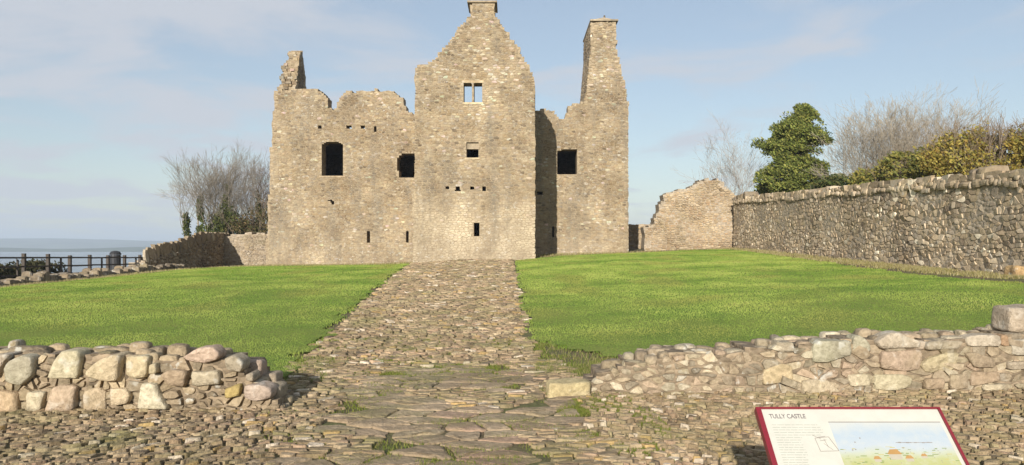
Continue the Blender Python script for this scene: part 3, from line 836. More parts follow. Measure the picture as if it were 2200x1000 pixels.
def PG(x, y, n): return (x, y, gq(x, y) + n)

def rot_cells(x0, x1, y0, y1, step, asp, ang, ok, jit=.42):
    """voronoi cells elongated asp:1 along direction ang"""
    ca, sa = math.cos(ang), math.sin(ang); cx, cy = (x0 + x1) / 2, (y0 + y1) / 2; Rr = math.hypot(x1 - x0, y1 - y0) / 2
    seeds = []; keep = []; a = math.sqrt(asp); su, sv = step * a, step / a
    k = 0; v = -Rr - step * 3
    while v < Rr + step * 3:
        u = -Rr - step * 3 + (k % 2) * su * .5
        while u < Rr + step * 3:
            uu, vv = u + random.uniform(-jit, jit) * su, v + random.uniform(-jit, jit) * sv
            x, y = cx + uu * ca - vv * sa, cy + uu * sa + vv * ca
            if x0 - step * 3 <= x <= x1 + step * 3 and y0 - step * 3 <= y <= y1 + step * 3:
                seeds.append((uu / a, vv * a)); keep.append(x0 <= x <= x1 and y0 <= y <= y1 and ok(x, y))
            u += su
        v += sv; k += 1
    out = []
    for c, kk in zip(voronoi(seeds, (-Rr * 1.6, Rr * 1.6, -Rr * 1.6 * a, Rr * 1.6 * a)), keep):
        if kk: out.append([(cx + p[0] * a * ca - p[1] / a * sa, cy + p[0] * a * sa + p[1] / a * ca) for p in c])
    return out

def emit(mb, cells, h, gap, bev, maxr, colf, tilt=.16, dome=.1, rnd=False):
    for c in cells:
        if len(c) < 3: continue
        cu = sum(p[0] for p in c) / len(c); cv = sum(p[1] for p in c) / len(c)
        if max(math.hypot(p[0] - cu, p[1] - cv) for p in c) > maxr: continue
        stone(mb, c, PG, random.uniform(*h), random.uniform(*gap), bev, colf(), rnd=random.random() < .8, n0=-.03, dome=dome, tilt=tilt)

def flag_zone(x, y):   # big flat flags in the gateway
    e = .25 * mnoise.noise((x * 1.2, y * 1.2, 0))
    return -1.75 + e < x < .75 + e and y < 10.6 + e * 2
def left_zone(x, y): return x < 8 and not flag_zone(x, y) and x < -.5 and y < 9.2
def right_zone(x, y): return not flag_zone(x, y) and x > 0 and y < 8.6
yard = MB()
emit(yard, rot_cells(-7.5, -1.2, 4.6, 7.85, .085, 1.75, R(42), left_zone, .55), (.004, .03), (.005, .014), .012, .2, cob_col)
emit(yard, rot_cells(-3.3, -1.0, 7.8, 10.6, .125, 1.6, R(8), lambda x, y: not flag_zone(x, y) and x > -2.3 - (y - 8) * .3, .55), (.006, .028), (.006, .016), .014, .35, cob_col)
emit(yard, rot_cells(.3, 7.6, 4.6, 8.55, .074, 1.6, R(-25), right_zone, .55), (.004, .034), (.005, .013), .011, .2, cob_col)
def flag_col(): return pal([(.38,.30,.215),(.35,.28,.20),(.40,.325,.235),(.39,.285,.215),(.36,.30,.21)], .14)
def flags(mb, cells):
    """flat worn flagstones: outline broken up, surface barely uneven"""
    for c in cells:
        p = clean(c)
        if p is None: continue
        ce = p.mean(0)
        if np.hypot(*(p - ce).T).max() > .9: continue
        q = []
        for a, b in zip(p, np.roll(p, -1, 0)):
            n = max(2, int(np.hypot(*(b - a)) / .045))
            for k in range(n): q.append(a + (b - a) * k / n)
        q = np.array(q); q = chaikin(q)[::2]
        q += np.array([[mnoise.noise((x * 8, y * 8, 1)) * .022, mnoise.noise((x * 8, y * 8, 5)) * .018] for x, y in q])
        d = q - ce; r = np.hypot(d[:, 0], d[:, 1]) + 1e-6; n = len(q); h = random.uniform(.001, .011); tu, tv_ = random.uniform(-.02, .02), random.uniform(-.02, .02)
        g = random.uniform(.012, .032); vs = []
        rings = [(g, -.03), (g + .004, h * .3), (g + .03, h)]
        for gg, hh in rings:
            for (dx, dy), rr in zip(d, r):
                f = 1 - gg / rr; x, y = ce[0] + dx * f, ce[1] + dy * f
                vs.append(PG(x, y, hh + (dx * tu + dy * tv_ + mnoise.noise((x * 6, y * 6, 2)) * .008 if hh > 0 else 0)))
        for ff in (.66, .33):
            for dx, dy in d:
                x, y = ce[0] + dx * ff, ce[1] + dy * ff; vs.append(PG(x, y, h + dx * tu * ff + dy * tv_ * ff + mnoise.noise((x * 6, y * 6, 2)) * .012 + .003))
        vs.append(PG(ce[0], ce[1], h + .004)); fs = []
        for k in range(4):
            for i in range(n):
                j = (i + 1) % n; fs.append((k * n + i, k * n + j, (k + 1) * n + j, (k + 1) * n + i))
        for i in range(n): fs.append((4 * n + i, 4 * n + (i + 1) % n, 5 * n))
        mb.add(vs, fs, flag_col())
big_c, small_c = [], []
def split_flag(x, y): return flag_zone(x, y) and mnoise.noise((x * .9, y * .9, 21)) > -.12
def split_small(x, y): return flag_zone(x, y) and not split_flag(x, y)
flags(yard, rot_cells(-2.3, 1.2, 4.4, 10.8, .34, 1.7, R(5), split_flag, .62))
emit(yard, rot_cells(-2.3, 1.2, 4.4, 10.8, .11, 1.9, R(5), split_small, .55), (.006, .028), (.003, .009), .010, .35, cob_col, .08)
tag(yard.build('cobbled_yard', M_COB), kind='structure')
path = MB()
def path_ok(x, y):
    e = .16 * mnoise.noise((x * 1.7, y * 1.1, 4)); return pl(y) + e < x < pr(y) + e and not flag_zone(x, y)
emit(path, rot_cells(-3.9, .9, 10.0, 17, .125, 1.45, R(10), path_ok, .55), (.006, .034), (.006, .018), .016, .35, cob_col)
emit(path, rot_cells(-4.6, .6, 17, 27, .155, 1.4, R(5), path_ok, .55), (.008, .042), (.008, .02), .02, .4, cob_col)
emit(path, rot_cells(-5.2, .4, 27, 37.9, .19, 1.4, R(0), path_ok, .55), (.010, .05), (.008, .02), .025, .45, cob_col)
tag(path.build('path', M_COB), kind='structure')

# ------------------------------------------------------------------ lawns
LL = [(-15.4,9.2),(-15.6,24),(-15.7,30),(-15.2,38.5),(-9,38.2),(-4.9,37.2),(-4.3,28),(-3.75,20),(-3.25,14),(-2.95,11.2),(-2.75,9.6),(-3.2,8.8),(-9,8.7)]
RL = [(.5,12.4),(.35,14),(.3,20),(.2,28),(.15,37),(2.5,40.5),(6.5,42.3),(9.8,43.3),(11.6,42.6),(11.4,35),(11.2,28),(11.0,23.6),(10.6,19),(10.4,9.4),(3.0,9.4),(1.6,10.8)]
def lawn_in(poly):
    f = in_poly(poly); return lambda x, y: f(x + .26 * mnoise.noise((x * 1.4, y * 1.4, 0)) + .10 * mnoise.noise((x * 6, y * 6, 3)), y + .18 * mnoise.noise((x * 1.4, y * 1.4, 7)))
def lawn_mat():
    m, nt, b = new_mat('lawn_turf'); tc = nt.nodes.new('ShaderNodeTexCoord')
    n1 = noise_node(nt, .5, 5, .6, tc.outputs['Object']); n2 = noise_node(nt, 22, 5, .7, tc.outputs['Object'])
    c = mix(nt, maprange(nt, n1.outputs[0], .35, .65, 0, 1), (.15, .235, .035), (.25, .29, .06))
    c = mix(nt, 1.0, c, mix(nt, maprange(nt, n2.outputs[0], .3, .7, 0, 1), (.55, .55, .5), (1.4, 1.4, 1.4)), 'MULTIPLY')
    nt.links.new(c, b.inputs['Base Color']); b.inputs['Roughness'].default_value = 1
    bp = nt.nodes.new('ShaderNodeBump'); bp.inputs['Strength'].default_value = 1; bp.inputs['Distance'].default_value = .06
    nt.links.new(n2.outputs[0], bp.inputs['Height']); nt.links.new(bp.outputs[0], b.inputs['Normal']); return m
M_TURF = lawn_mat(); M_BLADE = tint_mat('grass_blade', .8, .4, var=False, spec=.15)
def lawn(poly, n_blades):
    f = lawn_in(poly); xs = [p[0] for p in poly]; ys = [p[1] for p in poly]
    us, vs = np.arange(min(xs) - .2, max(xs) + .2, .22), np.arange(min(ys) - .2, max(ys) + .2, .22)
    V = []; idx = {}; Fc = []
    for i in range(len(us) - 1):
        for j in range(len(vs) - 1):
            if f((us[i] + us[i + 1]) / 2, (vs[j] + vs[j + 1]) / 2):
                q = []
                for a, b in ((i, j), (i + 1, j), (i + 1, j + 1), (i, j + 1)):
                    if (a, b) not in idx: idx[(a, b)] = len(V); V.append((us[a], vs[b], gq(us[a], vs[b]) + .022))
                    q.append(idx[(a, b)])
                Fc.append(q)
    mb = MB(); mb.add(V, Fc, (.1, .2, .03)); tag(mb.build('lawn', M_TURF, smooth=True), kind='structure')
    # blades: density falls with distance, size grows
    pts = []
    y0, y1 = min(ys), max(ys)
    while len(pts) < n_blades:
        t = rng.random(40000); y = y0 * (y1 / y0) ** t; x = rng.uniform(min(xs), max(xs), 40000)
        gx_ = rng.normal(0, .07, 40000)
        for a, b, g_ in zip(x, y, gx_):
            if abs(a) < b * .70 + .5 and f(a + g_, b + g_): pts.append((a, b))
    P = np.array(pts[:n_blades]); n = len(P)
    z = ground(P[:, 0], P[:, 1]) + .015
    D = P[:, 1]; sc = np.clip(D / 14, .75, 2.2)
    patch = np.array([mnoise.noise((a * .55, b * .55, 0)) + .6 * mnoise.noise((a * 1.7, b * 1.7, 5)) + .4 * mnoise.noise((a * .15, b * .15, 9)) for a, b in P])
    h = (.014 + .014 * rng.random(n)) * (.75 + .3 * sc) * (1 + .4 * patch); w = .008 * sc * (.8 + .7 * rng.random(n))
    ang = rng.uniform(0, 2 * np.pi, n); ln = h * rng.uniform(.1, .75, n); la = rng.uniform(0, 2 * np.pi, n)
    dx, dy = np.cos(ang) * w, np.sin(ang) * w
    V = np.empty((n, 3, 3)); V[:, 0] = np.stack([P[:, 0] - dx, P[:, 1] - dy, z - .01], 1); V[:, 1] = np.stack([P[:, 0] + dx, P[:, 1] + dy, z - .01], 1)
    V[:, 2] = np.stack([P[:, 0] + np.cos(la) * ln, P[:, 1] + np.sin(la) * ln, z + h], 1)
    a = np.clip(.45 + patch * .75 + rng.normal(0, .09, n), 0, 1)[:, None]
    C = np.array([.185, .305, .042]) * (1 - a) + np.array([.42, .49, .115]) * a
    o2 = np.array([mnoise.noise((p * .8, q * .5, 44)) for p, q in P]); ol = np.clip((o2 - .08) * 2.2, 0, .75)[:, None]; C = C * (1 - ol) + np.array([.33, .34, .085]) * ol
    dry = rng.random(n) < .03 + .10 * (patch > .75); C[dry] = np.array([.42, .37, .14]); C *= rng.uniform(.93, 1.07, (n, 1))
    return V.reshape(-1, 3), np.repeat(C, 3, 0)
for poly, n in ((LL, 230000), (RL, 270000)):
    V, C = lawn(poly, n); o = np_mesh('lawn_grass', V, np.arange(len(V)).reshape(-1, 3), C, M_BLADE)
    tag(o, 'short bright green turf', kind='stuff'); 

# weedy verges: dry grass and moss between stones
def verge(spots, n, hmin, hmax, cols, name, label):
    V = np.empty((n, 3, 3)); C = np.empty((n, 3)); k = 0
    while k < n:
        x0, x1, y0, y1, f = random.choice(spots); x, y = random.uniform(x0, x1), random.uniform(y0, y1)
        if f is not None and not f(x, y): continue
        if mnoise.noise((x * 1.1, y * 1.1, 6)) < random.uniform(-.5, .3): continue
        z = gq(x, y); h = random.uniform(hmin, hmax) * (1 + y / 40); a = random.uniform(0, 6.28); w = .004 * max(1, y / 9)
        l = random.uniform(-.6, .6) * h; m = random.uniform(-.6, .6) * h
        V[k] = [(x - math.cos(a) * w, y - math.sin(a) * w, z - .01), (x + math.cos(a) * w, y + math.sin(a) * w, z - .01), (x + l, y + m, z + h)]
        C[k] = pal(cols, .2); k += 1
    o = np_mesh(name, V.reshape(-1, 3), np.arange(n * 3).reshape(-1, 3), np.repeat(C, 3, 0), M_BLADE); tag(o, label, kind='stuff')
fl = lawn_in(LL); fr = lawn_in(RL)
nolawn = lambda x, y: not fl(x, y) and not fr(x, y)
DRY = [(.42,.35,.17),(.36,.30,.13),(.48,.42,.23),(.28,.27,.08)]
verge([(11.3,12.45,18,44,nolawn),(11.6,12.45,18,30,nolawn),(1.2,12,37,44.2,nolawn),(-17,-15,18,40,nolawn),(-15,-5,37.5,43.5,nolawn)], 26000, .02, .06, DRY, 'dry_grass', 'straw-coloured dry grass along the wall feet')
verge([(.4,3.2,8.9,12.6,nolawn),(-3.4,-2.2,9.2,11.5,nolawn),(.3,1.2,8.4,10.5,None)], 9000, .015, .045, [(.20,.23,.05),(.30,.28,.10),(.36,.31,.14),(.15,.21,.035)], 'verge_weeds', 'low weeds and moss beside the path')
verge([(-2.4,1.3,5.2,11,lambda x, y: mnoise.noise((x * 1.6, y * 1.6, 2)) > .05),(-2.4,1.3,5.2,11,lambda x, y: mnoise.noise((x * 3.5, y * 3.5, 8)) > .3),(.4,1.4,5.2,8.6,lambda x, y: mnoise.noise((x * 1.6, y * 1.6, 2)) > -.1),(-5.5,-4.3,5,6.4,None),(-3.2,.8,9.5,13,lambda x, y: mnoise.noise((x * 2, y * 2, 2)) > .05)], 80000, .006, .022, [(.17,.23,.035),(.22,.25,.05),(.28,.26,.08)], 'joint_moss', 'green moss and grass growing in the paving joints')

# ------------------------------------------------------------------ information panel
def info_sign():
    xl, xr, yt, zt = 1.167, 2.050, 3.80, .822
    t = empty('information_sign', ((xl + xr) / 2, 3.5, 0), 'tilted cream information panel with a dark red frame in front of the mortared wall', 'sign')
    tilt = R(40); Lp = .62
    ex = Vector((1, 0, 0)); ey = Vector((0, -math.cos(tilt), -math.sin(tilt))); en = ex.cross(ey) * -1   # ey runs down the panel
    en = Vector((0, -math.sin(tilt), math.cos(tilt)))
    O = Vector((xl, yt, zt))
    Wp = xr - xl
    def pt(u, v, n): return O + ex * u + ey * v + en * n
    def slab(mb, u0, u1, v0, v1, n0, n1, col):
        vs = [pt(u, v, n) for n in (n0, n1) for u, v in ((u0, v0), (u1, v0), (u1, v1), (u0, v1))]
        mb.add(vs, [(0,1,2,3),(7,6,5,4),(0,4,5,1),(1,5,6,2),(2,6,7,3),(3,7,4,0)], col)
    red = plain_mat('red_frame_paint', (.20, .018, .028), .35, .5); cream = plain_mat('printed_cream', (.53, .515, .445), .45, .4)
    m = MB(); slab(m, 0, Wp, 0, Lp, -.022, 0, (.5,)*3); slab(m, 0, .024, 0, Lp, 0.0005, .012, (.5,)*3); slab(m, Wp - .012, Wp, 0, Lp, .0005, .012, (.5,)*3)
    slab(m, .0245, Wp - .0125, 0, .008, .0005, .012, (.5,)*3); slab(m, .0245, Wp - .0125, Lp - .02, Lp, .0005, .012, (.5,)*3)
    m.build('frame', red, t)
    m = MB(); slab(m, .025, Wp - .013, .0085, Lp - .0205, .001, .004, (.5,)*3); face = m.build('panel_face', cream, t)
    ink = plain_mat('grey_ink', (.16, .14, .135), .6); pale = plain_mat('pale_ink', (.37, .38, .32), .6); mid = plain_mat('sketch_ink', (.25, .22, .19), .6)
    # title lettering
    cu = bpy.data.curves.new('title', 'FONT'); cu.body = 'TULLY CASTLE'; cu.size = .036; cu.extrude = .0004; cu.offset = .0004
    tmp = bpy.data.objects.new('title_tmp', cu); COL.objects.link(tmp); bpy.context.view_layer.update()
    me = bpy.data.meshes.new_from_object(tmp.evaluated_get(bpy.context.evaluated_depsgraph_get())); bpy.data.objects.remove(tmp)
    xs = [v.co.x for v in me.vertices]; sx = .172 / (max(xs) - min(xs))
    for v in me.vertices: v.co = pt(.055 + v.co.x * sx, .062 - v.co.y, .0048 + v.co.z)
    me.materials.clear(); me.materials.append(ink); lo = bpy.data.objects.new('title_lettering', me); COL.objects.link(lo); lo.parent = face
    # body text reads as fine rules
    m = MB(); v = .098
    for k in range(24):
        u0, u1 = .055, .055 + (.235 if k < 5 else .13) - random.uniform(0, .025)
        u = u0
        while u < u1:
            w = random.uniform(.012, .035); slab(m, u, min(u + w, u1), v, v + .0035, .0042, .0046, (.5,)*3); u += w + .004
        v += .0145 if k < 5 else .0135
    m.build('text_block', pale, face)
    # rule above the picture
    m = MB(); slab(m, .325, Wp - .03, .082, .0855, .0042, .0047, (.5,)*3); m.build('rule', ink, face)
    # little plan sketch
    m = MB()
    pts = [(.235,.175),(.30,.168),(.325,.245),(.24,.248)]
    for (a, b), (c, d) in zip(pts, pts[1:] + pts[:1]):
        m.tube(pt(a, b, .0046), pt(c, d, .0046), .0013, .0013, 4)
    for (a, b), (c, d) in (((.226,.157),(.262,.18)),((.25,.17),(.285,.165)),((.275,.18),(.283,.225)),((.255,.19),(.285,.185)),((.268,.205),(.30,.24))):
        m.tube(pt(a, b, .0046), pt(c, d, .0046), .0011, .0011, 4)
    m.build('plan_sketch', mid, face)
    # printed illustration: pale sky wash over a soft green and yellow landscape
    pm, nt, b = new_mat('printed_picture'); tc = nt.nodes.new('ShaderNodeTexCoord')
    sep = nt.nodes.new('ShaderNodeSeparateXYZ'); nt.links.new(tc.outputs['Object'], sep.inputs[0])
    nz = noise_node(nt, 9, 5, .6, tc.outputs['Object']); nz2 = noise_node(nt, 26, 4, .6, tc.outputs['Object'])
    ad = nt.nodes.new('ShaderNodeMath'); ad.operation = 'MULTIPLY_ADD'; nt.links.new(nz.outputs[0], ad.inputs[0]); ad.inputs[1].default_value = .05; nt.links.new(sep.outputs['Z'], ad.inputs[2])
    ramp = nt.nodes.new('ShaderNodeValToRGB'); e = ramp.color_ramp.elements
    zt_ = zt - .086 * math.sin(tilt)
    nt.links.new(maprange(nt, ad.outputs[0], zt - .50 * math.sin(tilt) + .025, zt_ + .025, 0, 1), ramp.inputs[0])
    e[0].position = 0; e[0].color = (0.240, 0.288, 0.096, 1); e[1].position = 1; e[1].color = (0.464, 0.480, 0.456, 1)
    for p, c in ((.35, (0.352, 0.352, 0.136, 1)), (.52, (0.384, 0.400, 0.192, 1)), (.60, (0.424, 0.448, 0.344, 1)), (.68, (0.400, 0.448, 0.480, 1)), (.86, (0.368, 0.432, 0.480, 1))):
        q = e.new(p); q.color = c
    c = mix(nt, maprange(nt, nz2.outputs[0], .45, .7, 0, .35), ramp.outputs[0], (.50, .50, .45))
    nt.links.new(c, b.inputs['Base Color']); b.inputs['Roughness'].default_value = .45
    m = MB(); slab(m, .325, Wp - .03, .0875, .50, .0042, .0045, (.5,)*3); pic = m.build('illustration', pm, t)
    # printed scene: a cluster of small thatched houses, tree dabs and a thin far shore
    hp = plain_mat('ochre_print', (.40, .235, .085), .5); hw = plain_mat('wall_print', (.42, .38, .29), .5); gp = plain_mat('green_print', (.19, .24, .08), .5); yp = plain_mat('straw_print', (.42, .38, .15), .5)
    for u, v, k in ((.545, .262, 1), (.615, .285, .6), (.47, .288, .55), (.69, .272, .45)):
        h_ = MB(); slab(h_, u, u + .055 * k, v, v + .03 * k, .0047, .0050, (.5,)*3); hb = h_.build('printed_house', hw, pic)
        h_ = MB(); h_.add([pt(u - .006 * k, v + .002, .0052), pt(u + .012 * k, v - .024 * k, .0052), pt(u + .045 * k, v - .026 * k, .0052), pt(u + .062 * k, v + .002, .0052)], [(0, 1, 2, 3)]); h_.build('printed_roof', hp, pic)
    m1, m2, m3 = MB(), MB(), MB()
    for k in range(150):
        u, v = random.uniform(.33, Wp - .04), random.uniform(.222, .48); q = (m1, m2)[random.random() < .55]; w_ = random.uniform(.004, .03)
        slab(q, u, min(u + w_, Wp - .032), v, v + random.uniform(.002, .005), .00455 + random.uniform(0, .0001), .00465, (.5,)*3)
    for k in range(60): slab(m3, *(lambda u, v: (u, u + random.uniform(.002, .006), v, v + .003))(random.uniform(.34, Wp - .05), random.uniform(.23, .47)), .0047, .0048, (.5,)*3)
    for k in range(14): u = .60 + k * .012; slab(m3, u, u + .0125, .196 + random.uniform(0, .003), .2005 + random.uniform(0, .003), .0047, .0049, (.5,)*3)
    for u, v in ((.41,.195),(.44,.172),(.385,.238),(.40,.235),(.62,.226)): slab(m3, u, u + .006, v, v + .006, .0047, .0049, (.5,)*3)
    for q, mt_ in ((m1, gp), (m2, yp), (m3, mid)): tag(q.build('printed_marks', mt_, pic), kind='stuff')
    # two legs
    for u in (.14, Wp - .14):
        m = MB(); a = pt(u, .2, -.03); m.tube((a.x, a.y, -.05), (a.x, a.y, a.z), .03, .03, 10); m.build('leg', red, t)
info_sign()

# ------------------------------------------------------------------ fence and bin
M_WOOD = plain_mat('weathered_wood', (.08, .066, .054), .85)
def fence():
    t = empty('rail_fence', (-19, 36, .1), 'dark wooden post-and-rail fence beyond the left lawn with the lake behind', 'fence')
    ys = [24.4, 26, 27.6, 29.2, 30.8, 32.4, 34, 35.6, 37.2, 38.8, 40.4, 42, 43.6, 45.2, 46.8]
    ztop = lambda y: 1.22 - (y - 30) * .0125
    for y in ys:
        m = MB(); m.box(-19.06, -18.94, y - .06, y + .06, gz(-19, y) - .2, ztop(y) + random.uniform(.04, .16)); m.build('post', M_WOOD, t)
    for y in (25.2, 28.6, 30.2, 33.1, 36.4, 39.7, 41.1, 42.9):
        m = MB(); m.box(-18.90, -18.84, y - .03, y + .03, gz(-19, y) - .2, ztop(y) - random.uniform(.0, .15)); m.build('stake', M_WOOD, t)
    for dz in (0, .34, .68):
        m = MB()
        for a, b in zip(ys[:-1], ys[1:]):
            m.tube((-18.91, a - .05, ztop(a) - .05 - dz + random.uniform(-.015, .015)), (-18.91, b + .02, ztop(b) - .05 - dz), .045, .045, 4)
        m.build('rail', M_WOOD, t)
fence()
def litter_bin():
    y, x = 39.4, -19.75; z0 = gz(x, y)
    t = empty('litter_bin', (x, y, z0), 'dark round-topped bin standing just behind the wooden fence', 'bin')
    m = MB(); prof = [(.05, .2), (.24, .2), (.25, .25), (.25, .85), (.24, .95)]; n = 14
    dark = plain_mat('dark_bin', (.03, .03, .032), .5)
    def lathe(mb, prof):
        vs = [(x + r * math.cos(2 * math.pi * k / n), y + r * math.sin(2 * math.pi * k / n), z0 + z) for r, z in prof for k in range(n)]
        fs = [(i * n + k, i * n + (k + 1) % n, (i + 1) * n + (k + 1) % n, (i + 1) * n + k) for i in range(len(prof) - 1) for k in range(n)]
        mb.add(vs, fs + [tuple(range((len(prof) - 1) * n, len(prof) * n))])
    lathe(m, prof); m.build('bin_body', dark, t)
    m = MB(); lathe(m, [(.27, .96), (.27, 1.02), (.2, 1.12), (.06, 1.16)]); m.build('lid', dark, t)
    m = MB(); m.tube((x, y, z0 - .2), (x, y, z0 + .22), .07, .07, 8); m.build('leg', dark, t)
litter_bin()

# ------------------------------------------------------------------ trees
M_BARK = tint_mat('bark', .9); M_LEAF = tint_mat('foliage', .7, .3, var=False)
def grow(mb, tips, p, d, L, r, depth, spread, up, minr, col, ch=(2, 4), segs=3):
    p = Vector(p); d = Vector(d).normalized()
    nseg = segs; r0 = r
    pts = [p.copy()]
    for s in range(nseg):
        d = (d + Vector((random.gauss(0, .10), random.gauss(0, .10), random.gauss(0, .06) + up))).normalized()
        q = p + d * (L / nseg); r1 = r0 * (.86 if depth else .6)
        mb.tube(p, q, max(r0, minr), max(r1, minr), 5 if r0 > .05 else 3, col)
        p = q; r0 = r1; pts.append(p.copy())
    if depth <= 0: tips.append(p); return
    k = random.randint(*ch)
    for i in range(k):
        q = pts[-1] if i == 0 else pts[random.randint(1, nseg)]
        ax = d.orthogonal().normalized(); ang = random.uniform(0, 6.28); side = ax * math.cos(ang) + d.cross(ax) * math.sin(ang)
        nd = (d + side * spread * random.uniform(.5, 1.2)).normalized()
        grow(mb, tips, q, nd, L * random.uniform(.62, .88), r0 * random.uniform(.6, .85), depth - 1, spread, up, minr, col, ch, 2 if depth < 3 else 3)

def leaf_cloud(mb, blobs, n, size, cols, dens=1.0):
    """leaf-sized quads in lumpy blobs (centre, radii)"""
    for _ in range(n):
        c, rr = random.choice(blobs)
        while True:
            v = Vector((random.uniform(-1, 1), random.uniform(-1, 1), random.uniform(-1, 1)))
            if .25 < v.length <= 1: break
        v *= 1 + random.gauss(0, .13)
        p = Vector(c) + Vector((v.x * rr[0], v.y * rr[1], v.z * rr[2]))
        if mnoise.noise(p * 1.1) + .35 * mnoise.noise(p * 3.0) < -.12 * dens: continue
        a = Vector((random.gauss(0, 1), random.gauss(0, 1), random.gauss(0, 1))).normalized(); b = a.orthogonal().normalized()
        e = a.cross(b); s = size * random.uniform(.5, 1.3)
        mb.add([p - b * s * .5, p + e * s, p + b * s * .5, p - e * s], [(0, 1, 2, 3)], pal(cols, .3))

def bare_tree(name, label, base, stems, H, r, depth, spread, up, col, minr=.006, ivy=None, ch=(2, 4), group=None, lmax=.42):
    x, y = base; z = gz(x, y) - .1
    t = empty(name, (x, y, z), label, 'tree', group)
    tips = []; mb = MB(); tw = MB(); ivb = []
    for s in range(stems):
        a = random.uniform(0, 6.28); a = 6.283 * (s + random.uniform(-.3, .3)) / stems; lean = random.uniform(.06, lmax) if stems > 1 else .05
        d = Vector((math.cos(a) * lean * 1.3, math.sin(a) * lean, 1)).normalized(); p = Vector((x + math.cos(a) * .35 * (stems > 1), y + math.sin(a) * .35 * (stems > 1), z))
        L = H * random.uniform(.30, .42); q = p; rr = r * random.uniform(.7, 1.1)
        for k in range(3):
            d = (d + Vector((random.gauss(0, .05), random.gauss(0, .05), .02))).normalized(); q2 = q + d * L / 3
            mb.tube(q, q2, rr, rr * .85, 7, col); rr *= .85; 
            for tt in (0, .33, .66, 1, 1.4, 1.8): ivb.append(q + (q2 - q) * tt)
            q = q2
            if k >= 1:
                for _ in range(2):
                    aa = random.uniform(0, 6.28); nd = (d + Vector((math.cos(aa), math.sin(aa), .1)) * spread).normalized()
                    grow(tw, tips, q, nd, H * random.uniform(.18, .28), rr * .55, depth - 1, spread, up, minr, col, ch)
        grow(tw, tips, q, d, H * .27, rr, depth, spread, up, minr, col, ch)
    for X_, zt_ in (ivy[2] if ivy else ()):       # the ivied stems carry on into twigs
        p0 = Vector((x * .55 + X_ * .45, y - .3, z)); p1 = Vector((X_, y - .8, z + .5)); p2 = Vector((X_ + (X_ - x) * .12, y - .8, zt_))
        mb.tube(p0, p1, .10, .08, 6, col); mb.tube(p1, p2, .08, .05, 6, col)
        for _ in range(5): grow(tw, tips, p1.lerp(p2, random.uniform(.45, 1)), (random.gauss((X_ - x) * .07, .22), random.gauss(0, .2), 1), H * .19, .035, 4, .5, up, minr, col, (2, 3))
    mb.build('trunk', M_BARK, t); tw.build('crown', M_BARK, t)
    if ivy:
        lv = MB(); n, R0, colsv = ivy
        bl = [(p, (R0 * random.uniform(.6, 1.2), R0 * random.uniform(.6, 1.2), R0 * 1.5)) for p in ivb if random.random() < .5]
        for X_, zt_ in colsv:
            zz_ = z + .5; xx = X_
            while zz_ < zt_:
                k_ = 1 - .6 * (zz_ - z) / (zt_ - z); bl += [((xx, y - .8, zz_), (.38 * k_ + .06, .35, .5))] * 2; mb2 = zz_; zz_ += .35; xx += random.gauss(0, .05)
        leaf_cloud(lv, bl, n, .085, [(.10,.125,.03),(.14,.16,.04),(.06,.08,.022)], 2.5); lv.build('ivy', M_LEAF, t)
    return t
GREY = (.30, .265, .215)
bare_tree('bare_tree', 'leafless many-stemmed tree with ivy on its stems, left of the castle', (-20.9, 57), 9, 6.7, .09, 6, .46, .05, GREY, .005, (16000, .3, [(-23.1, 4.0), (-22.2, 5.0), (-21.3, 3.6), (-20.2, 5.9), (-19.9, 4.4)]), (2, 3), lmax=.34)
bare_tree('bare_tree', 'thin leafless tree close against the left castle corner behind the wall stub', (-18.4, 58.5), 5, 6.3, .08, 5, .5, .05, (.28,.22,.18), .0055, (5000, .24, [(-18.5, 5.4), (-18.3, 4.4)]), (2, 3))
# shrubs on top of the left wall stub
def bush(name, label, blobs, n, size, cols, base, stems=7, group=None, cat='bush', twigs=None, dens=1.0):
    x, y = base; z = gz(x, y) - .1
    t = empty(name, (x, y, z), label, cat, group)
    for c, rr in blobs:
        mb = MB(); p0 = Vector((c[0] * .8 + x * .2, c[1] * .8 + y * .2, gz(c[0], c[1]) - .1))
        for _ in range(max(2, stems // 2)):
            c2 = Vector(c) + Vector((random.uniform(-.6, .6) * rr[0], random.uniform(-.6, .6) * rr[1], random.uniform(-.3, .7) * rr[2]))
            m1 = p0.lerp(c2, .5) + Vector((random.gauss(0, .2), random.gauss(0, .2), .1))
            mb.tube(p0, m1, .05, .035, 5, (.12,.10,.08)); mb.tube(m1, c2, .035, .012, 5, (.12,.10,.08))
            for _ in range((twigs or 0) // 2):
                grow(mb, [], m1.lerp(c2, random.uniform(.3, 1)), (random.gauss(0, .35), random.gauss(0, .35), 1), rr[2] * .7, .018, 2, .5, .03, .005, (.22,.17,.12), (2, 3), 2)
        mb.build('stem', M_BARK, t)
    lv = MB(); leaf_cloud(lv, blobs, n, size, cols, dens); lv.build('foliage', M_LEAF, t)
    return t
bush('bramble_bush', 'brown leggy bush behind the wall stub at the left castle corner', [((-17.6,55,3.0),(1.7,1.2,1.2)),((-15.9,54.5,3.3),(1.3,1,1.3)),((-18.9,55.5,2.6),(1.3,1,1.0))], 6500, .10,
     [(.15,.11,.05),(.10,.09,.035),(.19,.14,.07),(.07,.075,.025)], (-17.5, 55), 8, twigs=10)
bush('ivy_bank', 'dark green ivy mound at the foot of the bare many-stemmed tree', [((-20.9,55.5,1.7),(1.4,1.2,1.0)),((-19.6,55.6,2.6),(.9,.9,1.7)),((-20.6,55.8,2.7),(.5,.5,1.6))], 6200, .10, [(.08,.10,.025),(.12,.13,.035),(.05,.065,.018)], (-20.3, 55.5), 6)
